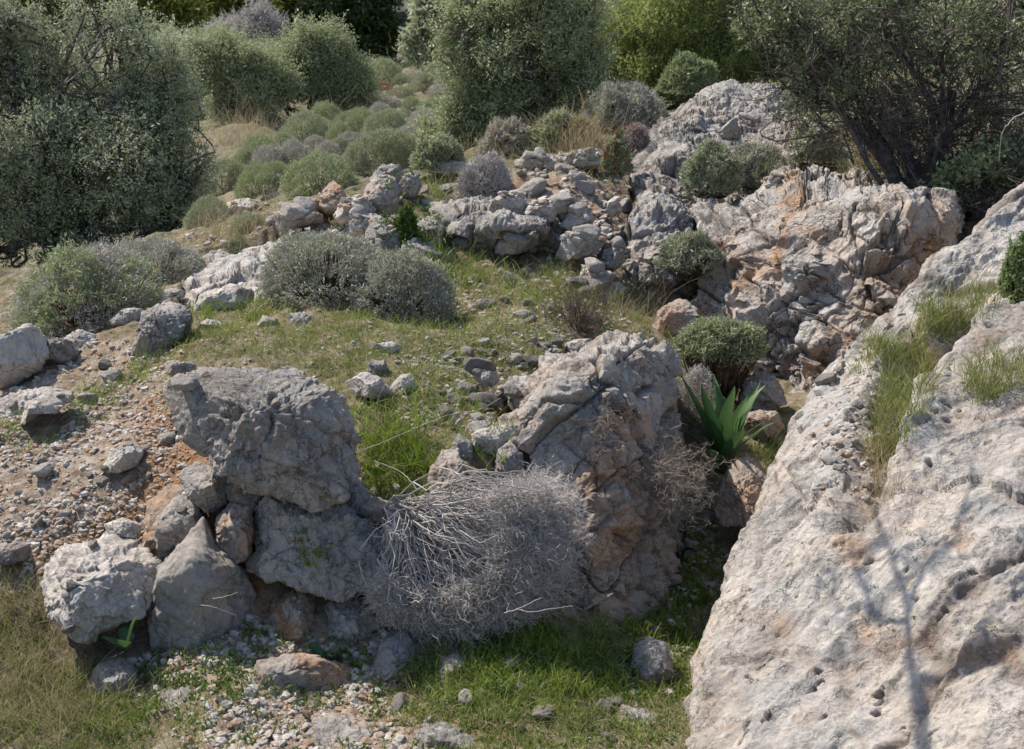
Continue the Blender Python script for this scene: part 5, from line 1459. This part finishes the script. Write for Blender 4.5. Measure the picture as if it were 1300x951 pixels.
fresh()
tree('olive_tree', 'big silvery olive tree filling the left of the photo, crown reaching down to the cushions', 'tree', (95, 345), 12.6,
     [(100, 200, 130, 130), (35, 130, 90, 90), (185, 235, 72, 92), (140, 95, 80, 62), (30, 260, 90, 75), (70, 50, 65, 40), (222, 200, 45, 58), (190, 140, 60, 50), (-60, 200, 110, 130), (110, 290, 110, 42, -.2), (215, 275, 45, 40), (-20, 40, 60, 60), (150, 30, 30, 30), (0, 315, 60, 40), (-60, 300, 60, 50), (225, 150, 50, 60), (235, 235, 36, 40)],
     1, M_OLIVE, 17500, 16, 0.034, 0.18, 0.24, trunk=0.09, branch_every=6, limbs=4, bare=120)
tree('olive_bush', 'tall grey green olive bush in the centre, right of the mound field', 'bush', (655, 200), 12.7,
     [(660, 70, 95, 80), (700, 40, 60, 60), (620, 150, 65, 48), (712, 110, 45, 52), (605, 60, 42, 60), (575, 188, 62, 24), (680, -10, 70, 50), (670, 165, 65, 40), (640, 110, 60, 50), (545, 200, 30, 15), (690, 172, 45, 32), (640, 190, 60, 30), (572, 172, 45, 30), (612, 115, 48, 56), (748, 60, 46, 56)],
     2, M_OLIVE2, 16000, 14, 0.037, 0.17, 0.24, trunk=0.07, branch_every=6, limbs=4, bare=60)
tree('broom_thicket', 'yellow green broom thicket on the skyline right of the olive bush', 'bush', (820, 150), 14.4,
     [(830, 60, 105, 50), (775, 95, 55, 50), (905, 30, 70, 52), (850, 10, 110, 40), (930, 70, 45, 40), (740, 130, 36, 45), (790, 40, 80, 55), (800, 125, 90, 34), (880, 90, 70, 40), (965, 40, 50, 60)],
     3, M_BROOM, 14000, 14, 0.042, 0.13, 0.30, trunk=0.04, up=1.1, branch_every=7, limbs=7)
tree('dark_tree', 'dark spreading tree with many bare twigs above the cliff at the upper right', 'tree', (1165, 235), 9.1,
     [(1040, 50, 85, 60), (1110, 15, 110, 50), (1200, 45, 95, 70), (1285, 60, 70, 100), (975, 35, 50, 42), (1065, 105, 60, 36), (1235, 175, 65, 45, .3), (1015, 120, 40, 22), (1150, 100, 80, 50, .5), (1330, 150, 80, 90, .4), (1290, 200, 60, 40, .3), (1130, 150, 60, 40, .6), (1010, 5, 70, 40)],
     4, M_DARKLEAF, 3800, 13, 0.031, 0.22, 0.18, trunk=0.05, branch_every=3, limbs=7, bare=640, core=0.3)
tree('dark_bush', 'low dark bush with twigs behind the top of the slab at the right edge', 'bush', (1262, 245), 8.6,
     [(1240, 215, 40, 25), (1290, 205, 40, 30), (1215, 230, 30, 15), (1325, 210, 40, 35)], 14, M_DARKLEAF, 620, 12, 0.04, 0.3, 0.15, trunk=0.02, branch_every=3, limbs=5, bare=90, core=0.2)
tree('thicket_bush', 'bluish green thicket just right of the big olive crown, behind the darker one', 'bush', (245, 140), 30,
     [(250, 95, 50, 32), (225, 115, 40, 34), (280, 70, 36, 22), (210, 85, 40, 34)], 16, M_OLIVE, 8000, 13, 0.06, 0.17, 0.45, trunk=0.08, limbs=5)
tree('evergreen_thicket', 'dim evergreen thicket behind the dark spreading tree, filling the upper right corner', 'bush', (1120, 150), 14.5,
     [(975, 60, 45, 50), (1050, 40, 80, 60), (1150, 30, 90, 70), (1260, 60, 80, 80), (1010, 105, 50, 34), (1340, 70, 70, 90), (1100, 95, 80, 40), (1200, 115, 80, 40)], 15, M_DARKLEAF, 9000, 13, 0.045, 0.2, 0.3, trunk=0.05, limbs=6, branch_every=9)
tree('thicket_bush', 'pale grey green thicket behind the mound field, widest of the back row', 'bush', (390, 142), 27,
     [(395, 95, 62, 40), (350, 112, 40, 32), (430, 98, 34, 42), (445, 120, 26, 24), (380, 70, 45, 22)], 5, M_OLIVE2, 12000, 13, 0.056, 0.17, 0.42, trunk=0.08, limbs=5, group=None)
tree('thicket_bush', 'darker green thicket left of the pale one behind the mound field', 'bush', (305, 150), 26,
     [(300, 100, 50, 45), (335, 120, 36, 30), (275, 85, 40, 30), (320, 80, 40, 22)], 6, M_OLIVE2, 9000, 13, 0.056, 0.17, 0.42, trunk=0.08, limbs=5)
tree('olive_tree', 'bluish green olive tree beyond the field, left of the tall olive bush', 'tree', (560, 86), 42,
     [(570, 32, 40, 38), (540, 58, 26, 28), (585, 50, 30, 35), (575, 0, 40, 30), (545, 75, 30, 12)], 7, M_OLIVE, 3000, 12, 0.22, 0.2, 0.7, trunk=0.2, limbs=3)
tree('conifer_tree', 'dark blackish conifer standing beyond the field, left of the roof', 'tree', (455, 80), 47,
     [(460, 40, 36, 38), (435, 60, 30, 22), (474, 62, 22, 20), (456, 5, 32, 30), (420, 20, 24, 30)], 8, M_CONIFER, 3200, 12, 0.26, 0.2, 0.8, trunk=0.25, limbs=1)
tree('cypress_tree', 'very dark yellow tipped cypress left of the blackish conifer', 'tree', (378, 62), 50,
     [(380, 30, 28, 34), (395, 5, 26, 30), (362, 10, 20, 30), (378, -15, 26, 20)], 9, M_CYP, 2600, 12, 0.25, 0.2, 0.8, trunk=0.25, up=0.7)
tree('pine_tree', 'pale yellow green pine with thin trunk at the top left, nearest the cypress', 'tree', (278, 62), 46,
     [(300, 8, 46, 22), (270, -8, 40, 22), (325, 25, 22, 16), (255, 12, 30, 18)], 10, M_PINE, 1700, 12, 0.24, 0.12, 0.7, trunk=0.16, group=None)
tree('pine_tree', 'yellow green pine with low hanging twigs behind the big olive crown', 'tree', (222, 66), 44,
     [(200, 25, 36, 26), (225, 48, 24, 20), (180, 5, 46, 24), (240, 28, 20, 20)], 11, M_PINE, 1900, 12, 0.24, 0.12, 0.7, trunk=0.16)
tree('pine_tree', 'olive brown pine at the top left corner', 'tree', (40, 70), 44,
     [(30, 15, 50, 30), (75, 22, 34, 28), (0, 0, 60, 30), (110, 5, 40, 24)], 12, M_PINE, 2300, 12, 0.24, 0.12, 0.7, trunk=0.18)
tree('grey_bush', 'grey leafless looking bush before the pines', 'bush', (312, 66), 40,
     [(310, 42, 34, 16), (335, 35, 20, 16), (285, 50, 20, 10)], 13, M_TWIG, 1700, 10, 0.2, 0.06, 0.6, trunk=0.08, limbs=5)
for k, (x, s, lb) in enumerate([(-60, 1.1, 'far'), (140, 1.0, ''), (250, 1.1, ''), (340, 1.0, ''), (430, 1.1, ''), (610, 1.2, ''), (690, 1.0, ''), (40, 1.0, '')]):
    tree('far_tree', 'dark tree in the distant wood closing the view at the top', 'tree', (x, 45), 62 + 4 * (k % 3),
         [(x, 10, 60, 34), (x + 30, -15, 50, 30), (x - 30, 25, 40, 22)], 60 + k, [M_CONIFER, M_OLIVE2, M_CYP, M_OLIVE][k % 4], 1500, 10, 0.34, 0.2, 1.0, trunk=0.25, group='trees of the distant wood', branch_every=20)
print('trees done', time.time() - _T0)
# ------------------------------------------------------------------ the dead shrub tipped over the wall
def tipped_shrub():
    """half dome of dead twigs, its bare stems fanning out from the root at the upper left"""
    r = np.random.RandomState(3)
    c = P(508, 648, 4.95); sc = (c @ FWD) / FPX
    out = np.array([(505, 630), (560, 622), (610, 612), (680, 606), (712, 632), (716, 690), (700, 745), (665, 780), (605, 804), (540, 796), (488, 772), (476, 748), (488, 712), (500, 680), (496, 648)], float)
    poly = [((x - 508) * sc, -(y - 648) * sc) for x, y in out]
    ob = empty('dead_shrub', c, 'dead grey cushion shrub tipped over the wall, bare stems above a tangle of twigs', 'dead shrub')
    def ends(n, lo, hi, wlo=-0.45, whi=0.60):
        th = r.uniform(-1.98, 0.22, n * 3); w = r.uniform(wlo, whi, n * 3)
        R = poly_radius(th, poly); f = np.sqrt(1 - w * w)
        k = r.rand(n * 3) < R * 1.4
        th, w, R, f = th[k][:n], w[k][:n], R[k][:n], f[k][:n]
        rr = R * f * r.uniform(lo, hi, len(R)) * (1 + 0.06 * r.normal(size=len(R)))
        return (rr * np.cos(th))[:, None] * RIGHT + (rr * np.sin(th))[:, None] * UP - (w * 0.36 * r.uniform(.85, 1.05, len(w)))[:, None] * FWD
    def curved(a, e, K, sag, wig):
        t = np.linspace(0, 1, K)[None, :, None]
        m = a[:, None] * (1 - t) + e[:, None] * t
        L = np.linalg.norm(e - a, axis=1)[:, None, None]
        m = m + np.sin(t * math.pi) * L * sag * np.array([0, -.25, 1.0]) + np.cumsum(r.normal(size=m.shape), axis=1) * L * wig * np.sin(t * math.pi) ** 0.7
        return m
    n1 = 78
    e = ends(n1, 0.62, 0.9)
    a = r.normal(size=(n1, 3)) * 0.025
    p1 = curved(a, e, 12, 0.14, 0.055)
    b = Bag(); V, F = tubes(p1, np.linspace(1, .3, 12)[None] * (0.0020 + 0.0040 * r.rand(n1) ** 1.6)[:, None], 6); b.add(V, F, np.repeat(r.rand(n1) * .2 - .35, 72)); b.build('stems', M_DEAD, True, parent=ob)
    n2 = 900
    e2 = ends(n2, 0.70, 1.0)
    pi = ((e2[:, None] - p1[None, :, -1]) ** 2).sum(-1).argmin(1)
    st = p1[pi, r.randint(2, 10, len(e2))]
    p2 = curved(st, e2, 8, 0.05, 0.05)
    b = Bag(); V, F = tubes(p2, np.linspace(1, .45, 8)[None] * (0.0012 + 0.0014 * r.rand(len(e2)))[:, None], 4); b.add(V, F, np.repeat(r.rand(len(e2)), 32)); b.build('branches', M_DEAD, True, parent=ob)
    # the fuzz: zigzag twigs kept to the outer shell
    b = Bag()
    e3 = ends(15000, 0.72, 1.03)
    p3 = grow(e3, unit(e3) + 0.9 * r.normal(size=e3.shape), 0.05 + 0.06 * r.rand(len(e3)), 6, r, 0.6)
    V, F = tubes(p3, np.linspace(1, .5, 6)[None] * 0.00105 * np.ones((len(p3), 1)), 3); b.add(V, F, np.repeat(r.rand(len(p3)), 18))
    s, dd, _, _ = sprout(p3, 26000, r, 0.2, 1.0, 1.0)
    p4 = grow(s, dd, 0.025 + 0.03 * r.rand(len(s)), 4, r, 0.6)
    V, F = tubes(p4, np.linspace(1, .6, 4)[None] * 0.0009 * np.ones((len(p4), 1)), 3); b.add(V, F, np.repeat(r.rand(len(p4)), 12))
    b.build('twigs', M_DEAD, True, parent=ob)


tipped_shrub()


def dead_shrub(name, label, root, Y, axis, R, seed, nmain, n2, n3, n4, mat, rad=0.008):
    r = np.random.RandomState(seed)
    c = P(*root, Y)
    ob = empty(name, c, label, 'dead shrub')
    d = unit(unit(np.array(axis)) * 0.9 + 0.55 * r.normal(size=(nmain, 3)))
    K = 9
    a = grow(r.normal(size=(nmain, 3)) * 0.02, d, R * (0.75 + 0.3 * r.rand(nmain)), K, r, 0.20)
    b = Bag(); V, F = tubes(a, (np.linspace(1, 0.35, K)[None] * (rad * (0.45 + 0.8 * r.rand(nmain)))[:, None]), 6); b.add(V, F, np.repeat(r.rand(nmain), K * 6)); b.build('stems', mat, True, parent=ob)
    s, dd, _, t = sprout(a, n2, r, 0.3, 1.0, 0.45)
    p2 = grow(s, dd, R * 0.38 * (0.5 + 0.7 * r.rand(n2)), 7, r, 0.34)
    b = Bag(); V, F = tubes(p2, np.linspace(1, 0.4, 7)[None] * rad * 0.30 * (.6 + .8 * r.rand(n2))[:, None], 4); b.add(V, F, np.repeat(r.rand(n2), 28)); b.build('branches', mat, True, parent=ob)
    b = Bag()
    s, dd, _, _ = sprout(p2, n3, r, 0.3, 1.0, 0.8)
    p3 = grow(s, dd, R * 0.17 * (0.5 + .8 * r.rand(n3)), 5, r, 0.5)
    V, F = tubes(p3, np.linspace(1, 0.5, 5)[None] * 0.0011 * np.ones((n3, 1)), 3); b.add(V, F, np.repeat(r.rand(n3), 15))
    s, dd, _, _ = sprout(p3, n4, r, 0.2, 1.0, 1.0)
    p4 = grow(s, dd, R * 0.075 * (0.5 + .9 * r.rand(n4)), 4, r, 0.65)
    V, F = tubes(p4, np.linspace(1, 0.6, 4)[None] * 0.0009 * np.ones((n4, 1)), 3); b.add(V, F, np.repeat(r.rand(n4), 12))
    b.build('twigs', mat, True, parent=ob)
    return ob


# twigs hanging down the shaded side of the block
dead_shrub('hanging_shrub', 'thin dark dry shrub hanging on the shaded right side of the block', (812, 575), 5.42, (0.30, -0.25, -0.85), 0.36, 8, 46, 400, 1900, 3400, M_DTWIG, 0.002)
dead_shrub('dry_shrub', 'dry brown stalky shrub standing in the hollow before the pale foot stone', (735, 425), 7.05, (0.0, 0.0, 1.0), 0.30, 9, 90, 260, 500, 600, M_STEM, 0.0024)
dead_shrub('dry_shrub', 'grey dry shrub at the block end, tangled behind the broad leaved plant', (872, 560), 6.25, (-0.1, -0.2, 0.8), 0.26, 10, 50, 420, 2000, 3800, M_DTWIG, 0.0024)


# ------------------------------------------------------------------ broad leaved plants
def strap_plant(name, label, px, py, Y, n, ln, wd, seed, mat, up=0.9, cat='plant'):
    r = np.random.RandomState(seed)
    c = P(px, py, Y)
    g, _, on = drop(c[0], c[1], c[2] + 0.15)
    if g is not None and on == 'ground' and abs(g[2] - c[2]) < 0.3: c[2] = g[2]
    ob = empty(name, c, label, cat)
    for k in range(n):
        a = 2 * math.pi * k / n + r.rand() * 0.5; L = ln * (0.65 + 0.5 * r.rand()); w = wd * (0.8 + .4 * r.rand())
        el = up * (0.55 + 0.7 * r.rand()); K = 12; t = np.linspace(0, 1, K)
        out = np.array([math.cos(a), math.sin(a), 0]); side = np.array([-math.sin(a), math.cos(a), 0])
        ang = el - (0.25 + 0.7 * r.rand()) * t ** 1.6
        p = np.cumsum(np.stack([np.cos(ang), np.sin(ang)], 1) * (L / K), axis=0)
        p -= p[0]
        ctr = out[None] * p[:, :1] + np.array([0, 0, 1.0])[None] * p[:, 1:]
        nn = -out[None] * np.sin(ang)[:, None] + np.array([0, 0, 1.0])[None] * np.cos(ang)[:, None]
        ww = w * np.clip(np.sin(np.clip(t * 0.92 + 0.12, 0, 1) * math.pi) ** 0.6, 0.05, 1)
        tw = (r.rand() - .5) * 0.7 * t
        s2 = side[None] * np.cos(tw)[:, None] + nn * np.sin(tw)[:, None]
        rows = np.stack([ctr - s2 * ww[:, None], ctr - s2 * ww[:, None] * .5 - nn * ww[:, None] * 0.22, ctr - nn * ww[:, None] * 0.36, ctr + s2 * ww[:, None] * .5 - nn * ww[:, None] * 0.22, ctr + s2 * ww[:, None]], 1)
        rows[:, :, :] += (side * 0.006 * np.sin(t * 9 + k)[:, None])[:, None, :]
        V = rows.reshape(-1, 3); i = np.arange(K * 5).reshape(K, 5)
        F = np.stack([i[:-1, :-1], i[:-1, 1:], i[1:, 1:], i[1:, :-1]], -1).reshape(-1, 4)
        b = Bag(); b.add(V, F, np.full(len(V), r.rand())); b.build('leaf', mat, True, parent=ob)
    return ob


fresh()
strap_plant('squill_plant', 'dark green plant with long broad strap leaves in the trench', 916, 600, 6.08, 17, 0.55, 0.034, 4, M_SQUILL, 1.30)
strap_plant('squill_plant', 'small dark plant with three broad leaves under the low left boulder', 160, 822, 4.5, 4, 0.14, 0.03, 5, M_SQUILL, 1.2)
strap_plant('rosette_plant', 'pale green leaf rosette on the terrace edge among stones', 622, 606, 5.08, 8, 0.11, 0.013, 6, M_HERB, 0.55)
strap_plant('squill_plant', 'dark broad leaves beside the brown stone in the wall shade', 405, 815, 4.6, 3, 0.12, 0.02, 7, M_SQUILL, 0.9)


# ------------------------------------------------------------------ grass tufts on the rocks
def tuft(label, px, py, n, h, w, spread, seed, mat=None, name='grass_tuft', lean=0.3, poly=None, nz=0.15):
    r = np.random.RandomState(seed)
    l, nr, _ = hit(px, py)
    q = scatter(poly, max(8, n // 12), r, 0.02, 0.15) if nz > 0 else np.array([np.concatenate(hit(*a)[:2]) for a in np.array(poly)[r.randint(0, len(poly), 14)] * 0.5 + np.array([px, py]) * 0.5])
    if not len(q): return
    ob = empty(name, l, label, 'grass tuft')
    b = Bag(); i = r.randint(0, len(q), n)
    pos = q[i, :3] + r.normal(size=(n, 3)) * spread * np.array([1, 1, 0.2]) - l
    blades(b, pos, h, w, r, lean); b.build('blades', mat or M_GRASS, True, parent=ob)
    m = n // 4
    i = r.randint(0, len(q), m); b = Bag()
    blades(b, q[i, :3] + r.normal(size=(m, 3)) * spread * np.array([1, 1, 0.2]) - l, h * 1.25, w * .6, r, lean * 1.4); b.build('dry_blades', M_DRY, True, parent=ob)


tuft('small green tuft growing on the face of the boulder under the largest one', 396, 712, 110, 0.035, 0.003, 0.012, 11, M_VIVID, poly=[(378, 700), (412, 700), (408, 724), (384, 722)], nz=-0.6)
tuft('tiny green sprig higher on the same boulder under the largest one', 384, 682, 60, 0.03, 0.003, 0.01, 12, M_HERB, poly=[(374, 672), (394, 672), (394, 694), (376, 692)], nz=-0.6)
tuft('tall grass tuft with dry stalks growing high on the big slab', 1210, 415, 700, 0.14, 0.0018, 0.02, 1, None, poly=[(1170, 400), (1245, 375), (1262, 400), (1200, 432), (1170, 432)])
tuft('long green grass strip running down the groove of the slab', 1140, 510, 1300, 0.13, 0.0018, 0.02, 2, None, poly=[(1120, 450), (1180, 445), (1185, 480), (1150, 560), (1110, 600), (1115, 520)])
tuft('sparse dry grass at the lower end of the slab groove', 1120, 610, 260, 0.10, 0.0016, 0.02, 3, M_DRY, poly=[(1100, 580), (1140, 560), (1135, 620), (1105, 660)])
tuft('brownish grass tuft on the right shoulder of the slab', 1250, 500, 600, 0.11, 0.0018, 0.02, 4, None, poly=[(1215, 500), (1250, 460), (1300, 455), (1300, 490), (1240, 520)])
tuft('little grass tuft on the slab crest where it meets the cliff', 1105, 450, 260, 0.09, 0.0018, 0.02, 5, None, poly=[(1085, 445), (1120, 435), (1135, 450), (1100, 462)])
tuft('tall straw tuft left of the grey round skyline shrub', 740, 190, 170, 0.30, 0.0022, 0.10, 6, M_DRY, poly=[(715, 180), (760, 165), (765, 195), (725, 205)])

# ------------------------------------------------------------------ fallen twigs and stalks
r_ = np.random.RandomState(77)
def twig(label, pts, rad, mat=None, name='dead_stalk'):
    pts = np.array([P(*q) for q in pts]); n = len(pts)
    t = cr_basis(n, 6 * n) @ pts
    base = t[0].copy(); base[2] = t[:, 2].min()
    V, F = tubes((t - base)[None] + r_.normal(size=(1, 6 * n, 3)) * rad * .5, np.linspace(1, .5, 6 * n)[None] * rad, 5)
    tag(link(name, new_mesh(name, V, F, mat or M_DEAD, True, {'tint': np.full(len(V), .45)}), base), label, 'stalk')


twig('pale forked straw stalk below the tangle of the dead shrub', [(640, 778, 4.42), (660, 772, 4.40), (688, 758, 4.42)], .002)
twig('long pale stalk running right from the forked one', [(655, 773, 4.41), (672, 777, 4.40), (700, 773, 4.42), (728, 769, 4.45)], .002)
twig('curved pale stalk on the face of the block above the tangle', [(720, 622, 4.95), (735, 650, 4.86), (748, 680, 4.84), (745, 700, 4.84)], .0022)
twig('arched pale straw in the air before the tall olive bush', [(705, 128, 14.3), (725, 112, 14.3), (740, 120, 14.3), (745, 140, 14.3)], .012)
twig('pale bent stalk drooping from the dark tree at the right edge', [(1302, 142, 7.9), (1285, 152, 7.9), (1272, 170, 7.9), (1268, 205, 7.95)], .0032)
twig('dry stem slanting across the front of the smooth upright stone', [(255, 768, 4.5), (275, 772, 4.5), (300, 782, 4.52)], .0016)
twig('second thin dry stem on the smooth upright stone, forked above the first', [(270, 760, 4.5), (288, 757, 4.5), (302, 752, 4.52)], .0016)
twig('long straw lying across the grass from the largest boulder to the block', [(450, 575, 5.25), (490, 560, 5.3), (560, 530, 5.45), (600, 522, 5.6)], .002)
twig('second long straw lying lower across the terrace grass', [(475, 585, 5.15), (510, 600, 5.1), (530, 622, 5.0)], .002)
twig('straw bending over the terrace before the two grey shrubs', [(420, 425, 6.6), (450, 415, 6.65), (478, 402, 6.7)], .002)

# ------------------------------------------------------------------ the tree whose shadow lies on the slab: it stands left of the frame and leans over
def bare_tree():
    r = np.random.RandomState(4)
    root = np.array([-2.6, 2.95, -2.85])
    g, _, _ = drop(root[0], root[1])
    if g is not None: root[2] = g[2] - .05
    ob = empty('bare_tree', root, 'bare tree leaning over from beyond the left edge, its shadow falls on the slab', 'tree')
    def over(pxs, h):
        """the limb whose shadow follows these points of the slab, h metres up"""
        o = []
        for k, (a, b) in enumerate(pxs):
            l, _, _ = hit(a, b)
            o.append(l + SUN * ((h + 0.16 * math.sin(k * 2.1) - l[2]) / SUN[2]))
        return o
    main = over([(1170, 930), (1160, 858), (1152, 768), (1134, 716), (1122, 678), (1106, 640)], 0.62)
    start = [root, root + (.25, .05, 1.3), root + (.75, .2, 2.4), (main[0] + root + (.75, .2, 2.4)) / 2 + np.array([0, -.1, .55])]
    pts = np.array(start + main); t = cr_basis(len(pts), 40) @ pts - root
    b = Bag(); V, F = tubes(t[None], np.interp(np.linspace(0, 1, 40), [0, .35, .6, .75, 1], [0.10, 0.045, 0.012, 0.010, 0.005])[None], 8); b.add(V, F); b.build('trunk', M_BARK, True, parent=ob)
    b = Bag(); tips = []
    for pxs, h, ra in (([(1152, 775), (1166, 740), (1172, 722), (1180, 716)], .66, .016), ([(1128, 690), (1095, 700), (1066, 712), (1045, 730), (1036, 762)], .66, .012),
                       ([(1150, 790), (1112, 784), (1100, 750), (1086, 724), (1080, 690)], .58, .018), ([(1160, 860), (1215, 850), (1262, 822), (1240, 798), (1276, 768)], .6, .022),
                       ([(1140, 735), (1195, 700), (1222, 650), (1232, 600), (1242, 560)], .66, .011), ([(1110, 782), (1070, 775), (1035, 790)], .6, .012)):
        q = np.array(over(pxs, h)); q = cr_basis(len(q), 16) @ q - root
        V, F = tubes(q[None], np.linspace(ra, ra * .35, 16)[None], 6); b.add(V, F); tips.append(q)
    T = np.array(tips)
    s, d, _, _ = sprout(T, 40, r, .2, 1, .8); d[:, 2] = np.abs(d[:, 2])
    p = grow(s, d, .15 + .3 * r.rand(40), 6, r, .2); V, F = tubes(p, np.linspace(.006, .002, 6)[None] * np.ones((40, 1)), 4); b.add(V, F)
    b.build('branches', M_BARK, True, parent=ob)
fresh()
bare_tree()

# ------------------------------------------------------------------ what shows of houses beyond the trees
def plain(name, a, b, rough=0.8):
    q = NT(name); v = q.coords(False)
    return q.done(q.bsdf(q.ramp(q.noise(v, 3, 6, .6), [(0.35, (*a, 1)), (0.65, (*b, 1))]), rough))
def hexa(bag, x0, x1, y0, y1, z0, z1, ridge=None):
    V = np.array([(x0, y0, z0), (x1, y0, z0), (x1, y1, z0), (x0, y1, z0), (x0, y0, z1), (x1, y0, z1), (x1, y1, z1), (x0, y1, z1)], float)
    bag.add(V, np.array([[0, 1, 5, 4], [1, 2, 6, 5], [2, 3, 7, 6], [3, 0, 4, 7], [4, 5, 6, 7], [3, 2, 1, 0]]))
M_WALLP = plain('pale_plaster', (0.55, 0.5, 0.44), (0.66, 0.62, 0.56)); M_ROOF = plain('grey_tiles', (0.36, 0.34, 0.33), (0.5, 0.46, 0.43)); M_DOOR = plain('dark_opening', (0.05, 0.05, 0.05), (0.08, 0.07, 0.06))
def house(label, px, py, Y, w, d, h, name='house'):
    c = P(px, py, Y); c[2] -= 0
    ob = empty(name, c, label, 'house')
    b = Bag(); hexa(b, -w / 2, w / 2, 0, d, 0, h); b.build('wall', M_WALLP, False, parent=ob)
    b = Bag(); V = np.array([(-w / 2 - .3, -.3, h - .05), (w / 2 + .3, -.3, h - .05), (w / 2 + .3, d + .3, h - .05), (-w / 2 - .3, d + .3, h - .05), (-w / 2 - .3, d / 2, h + d * .28), (w / 2 + .3, d / 2, h + d * .28)], float)
    b.add(V, np.array([[0, 1, 5, 4], [2, 3, 4, 5]])); b.add(V[[0, 3, 4, 1, 2, 5]], np.array([[0, 2, 1], [3, 4, 5]])); b.add(V[:4].copy(), np.array([[3, 2, 1, 0]])); b.build('roof', M_ROOF, False, parent=ob)
    b = Bag(); hexa(b, -0.5, 0.5, -0.06, 0.02, 0.0, 2.0); b.build('door', M_DOOR, False, parent=ob)
    for s in (-1, 1):
        b = Bag(); hexa(b, s * w * .3 - .45, s * w * .3 + .45, -0.06, 0.02, 1.0, 2.0); b.build('window', M_DOOR, False, parent=ob)
house('pale house whose grey roof shows between dark conifer and olive tree', 508, 80, 58, 7.0, 5.0, 2.6)
house('pale low shed glimpsed between the pine trunks at the top left', 250, 62, 60, 5.5, 4.0, 2.0, 'shed')
print('plants done', time.time() - _T0)
# ------------------------------------------------------------------ daylight
el = math.asin(SUN[2]); az = math.atan2(SUN[0], SUN[1])
W = bpy.data.worlds.new('World'); SC.world = W; W.use_nodes = True
t = W.node_tree
sky = t.nodes.new('ShaderNodeTexSky'); sky.sky_type = 'NISHITA'; sky.sun_disc = False
sky.sun_elevation = el; sky.sun_rotation = az % (2 * math.pi)
t.links.new(sky.outputs[0], t.nodes['Background'].inputs[0])
t.nodes['Background'].inputs[1].default_value = 0.13
L = bpy.data.lights.new('sun', 'SUN'); L.energy = 4.3; L.angle = math.radians(0.5); L.color = (1.0, 0.925, 0.82)
so = bpy.data.objects.new('sun', L); COL.objects.link(so)
so.rotation_euler = Vector(SUN).to_track_quat('Z', 'Y').to_euler()
so.location = (-6, 4, 12)
vs = SC.view_settings
vs.view_transform = 'Standard'; vs.look = 'None'; vs.gamma = 1; vs.use_curve_mapping = False
vs.exposure = 0.56
SC.render.film_transparent = False
